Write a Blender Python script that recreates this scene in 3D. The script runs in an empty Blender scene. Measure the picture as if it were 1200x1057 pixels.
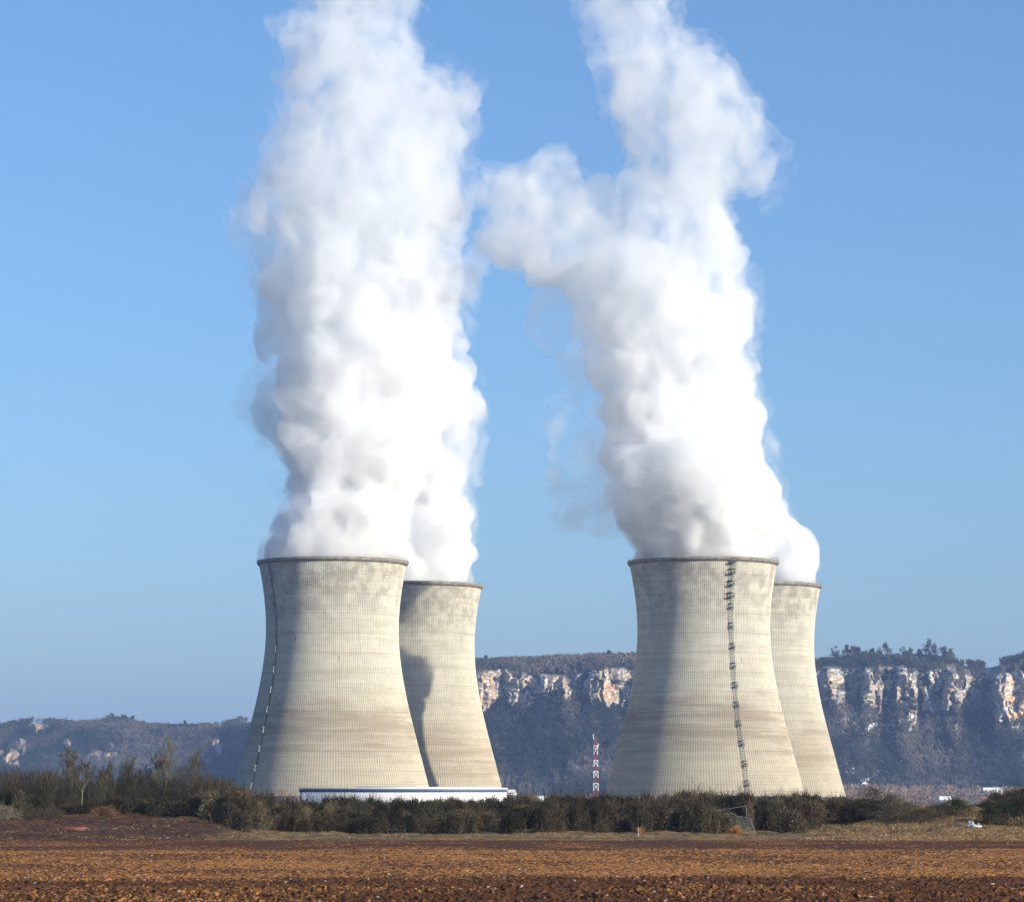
import bpy, math, random
import numpy as np
from mathutils import Vector, noise as mnoise
R = math.radians
scene = bpy.context.scene
col = scene.collection
random.seed(7); rng = np.random.default_rng(7)

# ---------------------------------------------------------------- camera
F, HOR, EYE = 3700.0, 940.0, 4.0          # focal length in photo pixels, horizon row, eye height in metres
TILT = math.atan((HOR - 528.5) / F)
cam = bpy.data.cameras.new("camera"); camo = bpy.data.objects.new("camera", cam); col.objects.link(camo)
cam.sensor_width = 36.0; cam.lens = 36.0 * F / 1200.0
cam.clip_start = 1.0; cam.clip_end = 60000.0
camo.location = (0, 0, EYE); camo.rotation_euler = (math.pi/2 + TILT, 0, 0)
scene.camera = camo
def at(px, py, Y):
    """the world point at depth Y seen in photo pixel (px, py)"""
    u, v = (px - 600.0) / F, (528.5 - py) / F
    dy = math.cos(TILT) - v * math.sin(TILT); dz = math.sin(TILT) + v * math.cos(TILT)
    return Vector((u * Y / dy, Y, EYE + dz * Y / dy))

# ---------------------------------------------------------------- light
SUN_AZ, SUN_EL = 122.7, 19.0              # azimuth clockwise from +Y
world = bpy.data.worlds.new("World"); scene.world = world; world.use_nodes = True
wn = world.node_tree; bg = wn.nodes["Background"]
sky = wn.nodes.new("ShaderNodeTexSky"); sky.sky_type = 'NISHITA'; sky.sun_disc = False
sky.sun_elevation = R(SUN_EL); sky.sun_rotation = R(SUN_AZ)
sky.air_density = 1.0; sky.dust_density = 1.5; sky.ozone_density = 5.8; sky.altitude = 200
wn.links.new(sky.outputs[0], bg.inputs[0]); bg.inputs[1].default_value = 0.117
sun = bpy.data.lights.new("sun", 'SUN'); sun.energy = 5.0; sun.angle = R(0.5); sun.color = (1.0, 0.925, 0.77)
suno = bpy.data.objects.new("sun", sun); col.objects.link(suno)
sdir = Vector((math.sin(R(SUN_AZ))*math.cos(R(SUN_EL)), math.cos(R(SUN_AZ))*math.cos(R(SUN_EL)), math.sin(R(SUN_EL))))
suno.rotation_euler = sdir.to_track_quat('Z', 'Y').to_euler(); suno.location = (300, -200, 300)
scene.view_settings.view_transform = 'Standard'; scene.view_settings.look = 'None'
scene.view_settings.exposure = 0.64; scene.view_settings.gamma = 1.0; scene.view_settings.use_curve_mapping = False
cy = scene.cycles
cy.use_denoising = True; cy.denoiser = 'OPENIMAGEDENOISE'
cy.max_bounces = 22; cy.diffuse_bounces = 2; cy.glossy_bounces = 2; cy.transmission_bounces = 4
cy.volume_bounces = 12; cy.transparent_max_bounces = 48
cy.use_adaptive_sampling = True; cy.adaptive_threshold = 0.05
cy.sample_clamp_indirect = 8.0

# ---------------------------------------------------------------- helpers
def tag(o, label=None, cat=None, group=None, kind=None):
    for k, v in (("label", label), ("category", cat), ("group", group), ("kind", kind)):
        if v: o[k] = v
    return o
def empty(name, loc=(0, 0, 0), rz=0.0):
    o = bpy.data.objects.new(name, None); col.objects.link(o); o.location = loc; o.rotation_euler = (0, 0, rz)
    o.empty_display_size = 1.0
    return o
def link_mesh(name, me, mat, parent=None, loc=(0, 0, 0)):
    if mat is not None and not me.materials: me.materials.append(mat)
    o = bpy.data.objects.new(name, me); col.objects.link(o); o.location = loc
    if parent is not None: o.parent = parent
    return o
def np_mesh(name, V, Fc, smooth=False):
    """V: n x 3, Fc: an m x k array or a list of such arrays"""
    Fl = [f for f in (Fc if isinstance(Fc, list) else [Fc]) if len(f)]
    me = bpy.data.meshes.new(name)
    V = np.asarray(V, np.float32)
    me.vertices.add(len(V)); me.vertices.foreach_set("co", V.ravel())
    tot = np.concatenate([np.full(len(f), f.shape[1], np.int32) for f in Fl])
    idx = np.concatenate([f.astype(np.int32).ravel() for f in Fl])
    st = np.concatenate([[0], np.cumsum(tot)[:-1]]).astype(np.int32)
    me.loops.add(len(idx)); me.loops.foreach_set("vertex_index", idx)
    me.polygons.add(len(tot)); me.polygons.foreach_set("loop_start", st); me.polygons.foreach_set("loop_total", tot)
    if smooth: me.polygons.foreach_set("use_smooth", np.ones(len(tot), bool))
    me.update(calc_edges=True); me.validate()
    return me
def attr(me, name, vals):
    a = me.attributes.new(name, 'FLOAT', 'POINT'); a.data.foreach_set("value", np.asarray(vals, np.float32))
class MB:
    """collects boxes, bars and loose arrays into one mesh"""
    def __init__(s): s.V = []; s.F = {3: [], 4: []}; s.n = 0
    def add(s, V, Fc):
        V = np.asarray(V, float).reshape(-1, 3); Fc = np.asarray(Fc, int)
        s.V.append(V); s.F[Fc.shape[1]].append(Fc + s.n); s.n += len(V)
    def box(s, c, d, rz=0.0):
        x, y, z = (v / 2 for v in d)
        P = np.array([[-x,-y,-z],[x,-y,-z],[x,y,-z],[-x,y,-z],[-x,-y,z],[x,-y,z],[x,y,z],[-x,y,z]])
        if rz:
            ca, sa = math.cos(rz), math.sin(rz); P = P @ np.array([[ca, sa, 0], [-sa, ca, 0], [0, 0, 1]])
        s.add(P + np.array(c), [[0,3,2,1],[4,5,6,7],[0,1,5,4],[1,2,6,5],[2,3,7,6],[3,0,4,7]])
    def bar(s, a, b, r0, r1=None, k=4):
        a = np.array(a, float); b = np.array(b, float); r1 = r0 if r1 is None else r1
        d = b - a; L = np.linalg.norm(d)
        if L < 1e-6: return
        d /= L; u = np.cross(d, [0, 0, 1.0] if abs(d[2]) < 0.9 else [1.0, 0, 0]); u /= np.linalg.norm(u); v = np.cross(d, u)
        t = np.arange(k) * 2 * math.pi / k + 0.4
        ring = np.cos(t)[:, None] * u + np.sin(t)[:, None] * v
        P = np.vstack([a + ring * r0, b + ring * r1]); i = np.arange(k); j = (i + 1) % k
        s.add(P, np.stack([i, j, j + k, i + k], 1))
        if k == 4: s.add(P, [[3,2,1,0],[4,5,6,7]])
    def mesh(s, name, smooth=False):
        return np_mesh(name, np.vstack(s.V), [np.vstack(f) for f in s.F.values() if f], smooth)
    def build(s, name, mat, parent=None, loc=(0, 0, 0), smooth=False):
        return link_mesh(name, s.mesh(name, smooth), mat, parent, loc)

# fast vectorised value noise (numpy), used for terrain and bark
_P = rng.permutation(256); _P = np.concatenate([_P, _P, _P]); _G = rng.uniform(-1, 1, 256)
def vnoise(x, y, z):
    x, y, z = np.broadcast_arrays(x, y, z)
    xi, yi, zi = np.floor(x).astype(int), np.floor(y).astype(int), np.floor(z).astype(int)
    xf, yf, zf = x - xi, y - yi, z - zi
    s = lambda t: t * t * t * (t * (t * 6 - 15) + 10)
    u, v, w = s(xf), s(yf), s(zf); xi &= 255; yi &= 255; zi &= 255
    def g(a, b, c): return _G[_P[_P[_P[(xi + a) & 255] + ((yi + b) & 255)] + ((zi + c) & 255)]]
    l = lambda a, b, t: a + t * (b - a)
    return l(l(l(g(0,0,0), g(1,0,0), u), l(g(0,1,0), g(1,1,0), u), v), l(l(g(0,0,1), g(1,0,1), u), l(g(0,1,1), g(1,1,1), u), v), w)
def fbm(x, y, z=0.0, oct=4, gain=0.5):
    s = 0; a = 1.0; f = 1.0
    for k in range(oct):
        s = s + a * vnoise(x * f + 17.3 * k, y * f + 5.1 * k, z * f + 9.7 * k); a *= gain; f *= 2.03
    return s

# ---------------------------------------------------------------- materials
def new_mat(name):
    m = bpy.data.materials.new(name); m.use_nodes = True
    n = m.node_tree.nodes; b = n["Principled BSDF"]; b.inputs["Specular IOR Level"].default_value = 0.25
    return m, m.node_tree, b
def N(t, kind, **kw):
    n = t.nodes.new(kind)
    for k, v in kw.items():
        if k in n.inputs.keys() if hasattr(n.inputs, "keys") else False: n.inputs[k].default_value = v
        else: setattr(n, k, v)
    return n
def mixc(t, fac, a, b, mode='MIX'):
    n = t.nodes.new("ShaderNodeMix"); n.data_type = 'RGBA'; n.blend_type = mode
    for i, v in ((0, fac), (6, a), (7, b)):
        if isinstance(v, bpy.types.NodeSocket): t.links.new(v, n.inputs[i])
        elif i == 0: n.inputs[0].default_value = v
        else: n.inputs[i].default_value = (*v, 1) if len(v) == 3 else v
    return n.outputs[2]
def mth(t, op, a, b=0.0, c=None, clamp=False):
    n = t.nodes.new("ShaderNodeMath"); n.operation = op; n.use_clamp = clamp
    for i, v in ((0, a), (1, b), (2, c)):
        if v is None: continue
        if isinstance(v, bpy.types.NodeSocket): t.links.new(v, n.inputs[i])
        else: n.inputs[i].default_value = v
    return n.outputs[0]
def ramp(t, x, lo, hi, a=0.0, b=1.0, smooth=True):
    n = t.nodes.new("ShaderNodeMapRange"); n.interpolation_type = 'SMOOTHSTEP' if smooth else 'LINEAR'
    t.links.new(x, n.inputs[0])
    for i, v in ((1, lo), (2, hi), (3, a), (4, b)): n.inputs[i].default_value = v
    return n.outputs[0]
def noise_tex(t, scale, detail=4, rough=0.55, vec=None, stretch=None, dist=0.0):
    n = t.nodes.new("ShaderNodeTexNoise"); n.inputs["Scale"].default_value = scale
    n.inputs["Detail"].default_value = detail; n.inputs["Roughness"].default_value = rough; n.inputs["Distortion"].default_value = dist
    if vec is None:
        tc = t.nodes.new("ShaderNodeTexCoord"); vec = tc.outputs["Object"]
    if stretch is not None:
        mp = t.nodes.new("ShaderNodeMapping"); mp.inputs["Scale"].default_value = stretch; t.links.new(vec, mp.inputs[0]); vec = mp.outputs[0]
    t.links.new(vec, n.inputs["Vector"])
    return n.outputs[0]
def bump(t, b, h, strength=0.5, dist=0.1):
    n = t.nodes.new("ShaderNodeBump"); n.inputs["Strength"].default_value = strength; n.inputs["Distance"].default_value = dist
    t.links.new(h, n.inputs["Height"]); t.links.new(n.outputs[0], b.inputs["Normal"])
def simple(name, c, rough=0.8, var=0.25, scale=1.0, metal=0.0):
    m, t, b = new_mat(name)
    nz = noise_tex(t, scale, 4)
    lo = tuple(v * (1 - var) for v in c); hi = tuple(min(1, v * (1 + var)) for v in c)
    t.links.new(mixc(t, ramp(t, nz, 0.3, 0.7), lo, hi), b.inputs["Base Color"])
    b.inputs["Roughness"].default_value = rough; b.inputs["Metallic"].default_value = metal
    return m

# ---------------------------------------------------------------- cooling towers
def concrete_mat(name, seed, warm=1.0, dark=1.0, band_z=42.0):
    m, t, b = new_mat(name)
    uv = t.nodes.new("ShaderNodeUVMap"); uv.uv_map = "UVMap"          # u in ribs, v in lifts
    sep = t.nodes.new("ShaderNodeSeparateXYZ"); t.links.new(uv.outputs[0], sep.inputs[0])
    tc = t.nodes.new("ShaderNodeTexCoord"); so = t.nodes.new("ShaderNodeSeparateXYZ"); t.links.new(tc.outputs["Object"], so.inputs[0])
    z = so.outputs[2]
    off = t.nodes.new("ShaderNodeVectorMath"); off.operation = 'ADD'; off.inputs[1].default_value = (seed * 31.7, seed * 11.1, seed * 5.3)
    t.links.new(tc.outputs["Object"], off.inputs[0]); P = off.outputs[0]
    def line(s, w):
        f = mth(t, 'FRACT', s); d = mth(t, 'ABSOLUTE', mth(t, 'SUBTRACT', f, 0.5)); return ramp(t, d, 0.5 - w, 0.5, 0.0, 1.0)
    rib = line(sep.outputs[0], 0.26); lift = line(sep.outputs[1], 0.20)
    course = line(mth(t, 'DIVIDE', sep.outputs[1], 9.0), 0.05)
    n_big = noise_tex(t, 0.035, 5, 0.6, P); n_mid = noise_tex(t, 0.16, 5, 0.6, P)
    n_band = noise_tex(t, 0.22, 4, 0.6, P, (0.10, 0.10, 1.6))
    n_str = noise_tex(t, 0.9, 4, 0.7, P, (1.0, 1.0, 0.035))
    n_fine = noise_tex(t, 1.4, 3, 0.7, P)
    base = mixc(t, ramp(t, z, 15, 95), (0.49*warm, 0.44*warm, 0.335*warm), (0.58, 0.56, 0.475))
    base = mixc(t, ramp(t, n_band, 0.40, 0.66, 0.0, 0.30), base, (0.36, 0.30, 0.225))
    # tide marks around mid height
    zz = mth(t, 'ADD', z, mth(t, 'MULTIPLY', mth(t, 'SUBTRACT', n_big, 0.5), 40.0))
    tide = mth(t, 'MULTIPLY', ramp(t, zz, band_z - 24, band_z - 4), ramp(t, zz, band_z + 16, band_z + 4))
    tide = mth(t, 'MULTIPLY', tide, ramp(t, n_band, 0.35, 0.62, 0.2, 0.75))
    base = mixc(t, tide, base, (0.31*dark, 0.25*dark, 0.18*dark))
    base = mixc(t, mth(t, 'MULTIPLY', ramp(t, n_str, 0.52, 0.72, 0.0, 0.5), ramp(t, z, 50, 118, 0.45, 1.0)), base, (0.28, 0.25, 0.20))
    base = mixc(t, ramp(t, n_mid, 0.35, 0.7, 0.0, 0.14), base, (0.36, 0.335, 0.28))
    # a dark bloom of dirt under the rim
    top = mth(t, 'MULTIPLY', ramp(t, zz, 84, 110), ramp(t, n_mid, 0.42, 0.62, 0.0, 0.5))
    base = mixc(t, top, base, (0.27, 0.25, 0.21))
    # drips that start at formwork faults
    drip = noise_tex(t, 0.42, 2, 0.5, P, (1.0, 1.0, 0.14))
    dmask = mth(t, 'MULTIPLY', ramp(t, drip, 0.72, 0.76, 0.0, 0.75), mth(t, 'MULTIPLY', ramp(t, z, 45, 60), ramp(t, z, 92, 82)))
    base = mixc(t, dmask, base, (0.10, 0.085, 0.07))
    grid = mth(t, 'MAXIMUM', mth(t, 'MULTIPLY', rib, ramp(t, n_mid, 0.3, 0.65, 0.50, 0.85)), mth(t, 'MULTIPLY', lift, ramp(t, n_band, 0.3, 0.7, 0.20, 0.60)))
    grid = mth(t, 'MAXIMUM', grid, mth(t, 'MULTIPLY', course, 0.5))
    base = mixc(t, mth(t, 'MULTIPLY', grid, 0.85), base, (0.15, 0.125, 0.095))
    t.links.new(base, b.inputs["Base Color"]); b.inputs["Roughness"].default_value = 0.9; b.inputs["Diffuse Roughness"].default_value = 0.6; b.inputs["Specular IOR Level"].default_value = 0.0
    h = mth(t, 'ADD', mth(t, 'MULTIPLY', grid, -0.7), mth(t, 'MULTIPLY', n_fine, 0.3))
    bump(t, b, h, 0.5, 0.12)
    return m
M_RIM = simple("rim_concrete", (0.20, 0.185, 0.15), 0.9, 0.3, 0.5)
M_INNER = simple("liner_concrete", (0.20, 0.19, 0.17), 0.9, 0.3, 0.2)
M_STEEL = simple("galvanised_steel", (0.14, 0.15, 0.15), 0.6, 0.2, 2.0, 0.2)
M_DARK = simple("dark_steel", (0.035, 0.045, 0.05), 0.6, 0.2, 2.0)
M_PALE = simple("pale_steel", (0.50, 0.50, 0.48), 0.5, 0.1, 2.0)

NRIB = 216; LIFT = 1.05
# shell profile: height, radius, read off the tall silhouette
_pz = [(664, 85.9), (680, 82.7), (700, 79.7), (720, 77.9), (740, 77.3), (760, 78.2), (780, 80.5), (800, 83.7), (820, 87.6), (840, 92.3), (860, 97.5), (880, 102.7), (900, 107.9), (915, 111.8), (932, 116.2)]
PROF = sorted([(at(390, y, 1550).z, w * 1550 / F) for y, w in _pz])
ZR = at(390, 659.5, 1550).z
def prof(z):
    zs = np.array([p[0] for p in PROF]); rs = np.array([p[1] for p in PROF])
    z = np.asarray(z, float)
    out = np.interp(z, zs, rs)
    out = np.where(z > zs[-1], rs[-1] + (z - zs[-1]) * (rs[-1] - rs[-2]) / (zs[-1] - zs[-2]), out)
    return np.where(z < zs[0], rs[0] + (z - zs[0]) * (rs[1] - rs[0]) / (zs[1] - zs[0]), out)
_zg = np.linspace(7.0, ZR, 118); _rg = prof(_zg)
for _ in range(30): _rg[1:-1] = (_rg[:-2] + 2 * _rg[1:-1] + _rg[2:]) / 4
def radius(z): return float(np.interp(z, _zg, _rg))
def tower(name, px, py, Y, label, mat):
    c = at(px, py, Y); root = empty(name, (c.x, Y, 0))
    tag(root, label, "cooling tower", "cooling towers of the power station")
    nu = NRIB * 2
    a = np.arange(nu + 1) * 2 * math.pi / nu
    A, Z = np.meshgrid(a, _zg); Rr = np.repeat(_rg[:, None], nu + 1, 1)
    rib = np.where(np.arange(nu + 1) % 2 == 0, 0.05, -0.05)[None, :]
    Rr = Rr + rib
    V = np.stack([(Rr * np.cos(A)).ravel(), (Rr * np.sin(A)).ravel(), Z.ravel()], 1)
    r, q = np.meshgrid(np.arange(len(_zg) - 1), np.arange(nu), indexing='ij'); i0 = (r * (nu + 1) + q).ravel()
    Fc = np.stack([i0, i0 + 1, i0 + nu + 2, i0 + nu + 1], 1)
    me = np_mesh("shell", V, Fc, True)
    uvl = me.uv_layers.new(name="UVMap"); li = Fc.ravel()
    U = np.stack([(A / (2 * math.pi) * NRIB).ravel()[li] + 0.5, (Z / LIFT).ravel()[li]], 1)
    uvl.data.foreach_set("uv", U.astype(np.float32).ravel())
    link_mesh("shell", me, mat, root)
    # lining inside the shell
    nv = 96; a = np.arange(nv) * 2 * math.pi / nv; zz = _zg[::6].copy(); zz[-1] = ZR
    Vi = []; 
    for z in zz: Vi.append(np.stack([(radius(z) - 0.45) * np.cos(a), (radius(z) - 0.45) * np.sin(a), np.full(nv, z)], 1))
    Fi = []
    for k in range(len(zz) - 1):
        i = np.arange(nv); j = (i + 1) % nv; Fi.append(np.stack([k*nv + i, (k+1)*nv + i, (k+1)*nv + j, k*nv + j], 1))
    link_mesh("lining", np_mesh("lining", np.vstack(Vi), np.vstack(Fi), True), M_INNER, root)
    # rim: cornice ring with a lip
    rt = radius(ZR); pts = [(rt - 0.5, ZR - 1.6), (rt + 0.10, ZR - 1.6), (rt + 0.95, ZR - 0.55), (rt + 0.95, ZR + 0.55), (rt + 0.55, ZR + 0.62), (rt - 0.65, ZR + 0.62), (rt - 0.65, ZR - 1.6)]
    nr = 180; a = np.arange(nr) * 2 * math.pi / nr
    V = np.vstack([np.stack([p[0] * np.cos(a), p[0] * np.sin(a), np.full(nr, p[1])], 1) for p in pts]); Fi = []
    for k in range(len(pts)):
        i = np.arange(nr); j = (i + 1) % nr; k2 = (k + 1) % len(pts); Fi.append(np.stack([k*nr + i, k*nr + j, k2*nr + j, k2*nr + i], 1))
    rim = link_mesh("rim", np_mesh("rim", V, np.vstack(Fi)), M_RIM, root)
    mb = MB()
    for k in range(120):
        t0, t1 = 2*math.pi*k/120, 2*math.pi*(k+1)/120; rr = rt + 0.75
        p0 = (rr*math.cos(t0), rr*math.sin(t0)); p1 = (rr*math.cos(t1), rr*math.sin(t1))
        mb.bar((*p0, ZR + 0.62), (*p0, ZR + 1.6), 0.04, k=3)
        mb.bar((*p0, ZR + 1.6), (*p1, ZR + 1.6), 0.04, k=3)
    mb.build("railing", M_STEEL, rim)
    # raking legs round the air inlet
    mb = MB(); rb = radius(7.2)
    for k in range(44):
        t0 = 2*math.pi*k/44; 
        for s in (-1, 1):
            t1 = t0 + s * math.pi/44; mb.bar(((rb+2.4)*math.cos(t1), (rb+2.4)*math.sin(t1), -0.3), (rb*math.cos(t0), rb*math.sin(t0), 7.3), 0.45, k=6)
    tag(mb.build("inlet_lattice", M_RIM, root), kind=None)
    return root
def ladder(root, cam_az, spots, size, rail_w, mats, lbl):
    """spots: list of (azimuth in degrees clockwise seen from above off the line to the camera, height)"""
    rail_m, plat_m = mats
    c = root.location; base = math.atan2(-c.y, -c.x)
    def pt(az, z, off=0.0, side=0.0):
        t = base + R(az); r = radius(z) + off
        return np.array([r*math.cos(t) - side*math.sin(t), r*math.sin(t) + side*math.cos(t), z])
    az = np.array([s[0] for s in spots]); zs = np.array([s[1] for s in spots]); o = np.argsort(zs)
    fz = lambda z: float(np.interp(z, zs[o], az[o]))
    mb = MB(); z = 7.5; st = 1.5
    while z < ZR + 0.8:
        z2 = min(z + st, ZR + 1.0)
        for s in (-rail_w, rail_w): mb.bar(pt(fz(z), z, 0.7, s), pt(fz(z2), z2, 0.7, s), 0.11, k=4)
        mb.bar(pt(fz(z), z, 0.7, -rail_w), pt(fz(z), z, 0.7, rail_w), 0.06, k=4)
        mb.bar(pt(fz(z), z, 0.0, 0), pt(fz(z), z, 0.7, 0), 0.07, k=4)
        mb.bar(pt(fz(z), z, 1.45, 0), pt(fz(z2), z2, 1.45, 0), 0.06, k=4)
        z += st
    lad = mb.build("ladder", rail_m, root); 
    if lbl: lad["label"] = lbl
    for k, (a_, z) in enumerate(spots):
        big = z > 98 and size > 1
        w = (2.1 if big else 1.35) * size; d = 1.9 if big else 1.3
        mb = MB(); t = base + R(a_); ctr = pt(a_, z, d/2 + 0.1)
        mb.box(ctr, (d, w, 0.22), t)
        mb.box(pt(a_, z, d + 0.05) + np.array([0, 0, 0.55]), (0.10, w, 0.35), t)
        mb.box(ctr + np.array([0, 0, 2.35]), (d, w*0.9, 0.16), t)
        for s in (-w/2, w/2):
            mb.bar(pt(a_, z, 0.1, s), pt(a_, z + 2.4, 0.1, s), 0.08); mb.bar(pt(a_, z, d, s), pt(a_, z + 2.4, d, s), 0.08)
            mb.bar(pt(a_, z - 1.6, 0.0, s), pt(a_, z, d, s), 0.10)
            mb.bar(pt(a_, z + 1.1, 0.1, s), pt(a_, z + 1.1, d, s), 0.07)
        mb.build("platform", plat_m, lad)
M_C1 = concrete_mat("concrete_near_west", 1, 1.0, 1.0, 40); M_C2 = concrete_mat("concrete_far_west", 2, 1.04, 1.2, 30)
M_C3 = concrete_mat("concrete_near_east", 3, 1.0, 0.95, 44); M_C4 = concrete_mat("concrete_far_east", 4, 0.95, 1.1, 34)
G1, G2, G3, G4 = (390, 657, 1550), (486.2, 684, 1720), (824, 655, 1550), (883, 683, 1720)
T1 = tower("cooling_tower", *G1, "large front left cooling tower with a thin ladder of pale dots in its shaded side", M_C1)
T2 = tower("cooling_tower", *G2, "rear left cooling tower, half hidden and crossed by a wavy shadow at its left edge", M_C2)
T3 = tower("cooling_tower", *G3, "large front cooling tower on the right, with a dark stepped ladder on its lit face", M_C3)
T4 = tower("cooling_tower", *G4, "rear right cooling tower, pale and mostly hidden, narrow smooth strip showing on the right", M_C4)
def spots_from(pts, cx, Y, root):
    out = []
    for x, y in pts:
        p = at(x, y, Y); z = p.z
        # iterate: the point of the shell seen in that pixel
        d = Y - radius(z) * 0.9
        for _ in range(6):
            q = at(x, y, d); rx = (q.x - root.location.x) / radius(q.z); rx = max(-0.98, min(0.98, rx))
            d = Y - radius(q.z) * math.sqrt(1 - rx*rx)
        q = at(x, y, d); a = math.atan2(q.y - root.location.y, q.x - root.location.x)
        base = math.atan2(-root.location.y, -root.location.x)
        out.append((math.degrees(a - base), q.z))
    return out
P3 = [(857.5,659.5),(857,672),(856,686),(855.5,700),(856,712.5),(856.5,735),(858,759),(859,782),(861,805),(863,827.5),(865.5,850),(869,873),(872.5,897),(875,920)]
P1 = [(319,676),(321.2,690),(323,703.5),(324.5,717.5),(325.5,740),(325,763.5),(322.5,787),(319,810.5),(314.7,833.5),(310.3,857),(305.5,879.5),(300.5,902),(296,923)]
ladder(T3, 0, spots_from(P3, 824, 1550, T3), 1.45, 0.75, (M_STEEL, M_DARK), "steel access ladder with dark stepped landings down the sunlit face")
ladder(T1, 0, spots_from(P1, 390, 1550, T1), 0.36, 0.25, (M_DARK, M_PALE), "thin ladder line with pale landings in the shaded side")  # landings coloured pale, as if catching sun on the shaded side

# ---------------------------------------------------------------- steam plumes
def steam_mat(name, dens, top_dens, sc_, lo, hi, shift, aniso=0.1):
    """steam: dense and closed just above the rim, thinner and more broken up high"""
    m = bpy.data.materials.new(name); m.use_nodes = True; t = m.node_tree; t.nodes.clear()
    out = t.nodes.new("ShaderNodeOutputMaterial"); v = t.nodes.new("ShaderNodeVolumePrincipled")
    v.inputs["Color"].default_value = (0.973, 0.976, 0.981, 1); v.inputs["Anisotropy"].default_value = aniso
    tc = t.nodes.new("ShaderNodeTexCoord"); so = t.nodes.new("ShaderNodeSeparateXYZ"); t.links.new(tc.outputs["Object"], so.inputs[0])
    up = ramp(t, so.outputs[2], 150, 330)
    n1_ = noise_tex(t, sc_, 5.0, 0.68, None, (1, 1, 0.8), 0.6)
    n1_ = mth(t, 'ADD', n1_, ramp(t, so.outputs[2], 122, 160, 0.12, 0.0)); d = ramp(t, mth(t, 'SUBTRACT', n1_, mth(t, 'MULTIPLY', up, shift)), lo, hi, smooth=False)
    dd = t.nodes.new("ShaderNodeMapRange"); t.links.new(up, dd.inputs[0]); dd.inputs[3].default_value = dens; dd.inputs[4].default_value = top_dens
    t.links.new(mth(t, 'MULTIPLY', d, dd.outputs[0]), v.inputs["Density"]); m.cycles.volume_step_rate = 0.22
    t.links.new(mixc(t, up, (0.976, 0.978, 0.982), (0.915, 0.925, 0.940)), v.inputs["Color"])
    t.links.new(v.outputs[0], out.inputs["Volume"])
    return m
M_CORE = steam_mat("steam_core", 0.21, 0.062, 0.046, 0.375, 0.62, 0.05); M_VEIL = steam_mat("steam_veil", 0.034, 0.034, 0.055, 0.46, 0.66, 0.0)
def ico(sub=2):
    import bmesh
    bm = bmesh.new(); bmesh.ops.create_icosphere(bm, subdivisions=sub, radius=1.0)
    V = np.array([v.co[:] for v in bm.verts]); Fc = np.array([[v.index for v in f.verts] for f in bm.faces]); bm.free(); return V, Fc
_IV, _IF = ico(2)
def blob_mesh(name, balls, voxel, amp, seed, mat, kind_scale=1.0, smooth_it=4, parent=None):
    """one closed lumpy skin around all the balls, roughened by fractal noise"""
    V = np.vstack([_IV * b[3] + np.array(b[:3]) for b in balls])
    Fc = np.vstack([_IF + k * len(_IV) for k in range(len(balls))])
    me = np_mesh("tmp", V, Fc); o = bpy.data.objects.new("tmp", me); col.objects.link(o)
    md = o.modifiers.new("r", 'REMESH'); md.mode = 'VOXEL'; md.voxel_size = voxel; md.adaptivity = 0
    ms = o.modifiers.new("s", 'SMOOTH'); ms.iterations = smooth_it; ms.factor = 0.6
    dg = bpy.context.evaluated_depsgraph_get(); dg.update()
    ev = bpy.data.meshes.new_from_object(o.evaluated_get(dg)); bpy.data.objects.remove(o)
    n = len(ev.vertices); co = np.empty(n * 3, np.float32); ev.vertices.foreach_get("co", co); co = co.reshape(-1, 3).astype(float)
    no = np.empty(n * 3, np.float32); ev.vertices.foreach_get("normal", no); no = no.reshape(-1, 3).astype(float)
    s = seed * 13.7
    def billow(f, o_): return 1 - 2 * np.abs(fbm(co[:,0]*f + s, co[:,1]*f + o_, co[:,2]*f*0.9, 2))
    d = amp * (1.0 * billow(1/36, 3.3) + 0.6 * billow(1/17, 7.7) + 0.28 * billow(1/8, 1.1) + 0.12 * billow(1/4.2, 2.1)) - amp * 0.45
    d = np.maximum(d, -3.5 if mat is M_CORE else -1.5)
    wx = amp * 0.5 * fbm(co[:,0]/20 + 50, co[:,1]/20, co[:,2]/20 + s, 3)
    co += no * d[:, None]; co[:, 0] += wx
    ev.vertices.foreach_set("co", co.astype(np.float32).ravel()); ev.update(); ev.polygons.foreach_set("use_smooth", np.ones(len(ev.polygons), bool))
    ev.materials.clear(); return link_mesh(name, ev, mat, parent)
def rows_to_balls(rows, Y, seed, fill=1.0, depth=0.85):
    """rows: (py, left px, right px, depth shift m); balls packed into an elliptic cross-section"""
    rg = np.random.default_rng(seed); balls = []
    rows = sorted(rows, key=lambda r: -r[0]); ys = np.array([r[0] for r in rows])[::-1]
    L = np.array([r[1] for r in rows])[::-1]; Rt = np.array([r[2] for r in rows])[::-1]; D = np.array([r[3] for r in rows])[::-1]
    y = rows[0][0]
    while y > rows[-1][0]:
        l, r, d = (float(np.interp(y, ys, A_)) for A_ in (L, Rt, D))
        a = at(l, y, Y + d); b = at(r, y, Y + d); hw = (b.x - a.x) / 2; cx = (a.x + b.x) / 2; cz = a.z
        n = int(9 * fill); ph = rg.uniform(0, 6.28)
        balls.append((cx, Y + d, cz, hw * 0.62))
        for k in range(n):
            t = ph + 2 * math.pi * k / n + rg.uniform(-0.3, 0.3); rb = hw * rg.uniform(0.24, 0.46)
            q = (hw - rb) * rg.uniform(0.82, 1.04)
            balls.append((cx + q * math.cos(t), Y + d + q * depth * math.sin(t), cz + rg.uniform(-3, 3), rb))
        y -= max(7.0, hw * 2.4 * 0.32)
    return balls
def puffs(lst, Y): 
    out = []
    for p in lst:
        q = at(p[0], p[1], Y + (p[3] if len(p) > 3 else 0)); out.append((q.x, q.y, q.z, p[2] * (Y / F)))
    return out
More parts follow.
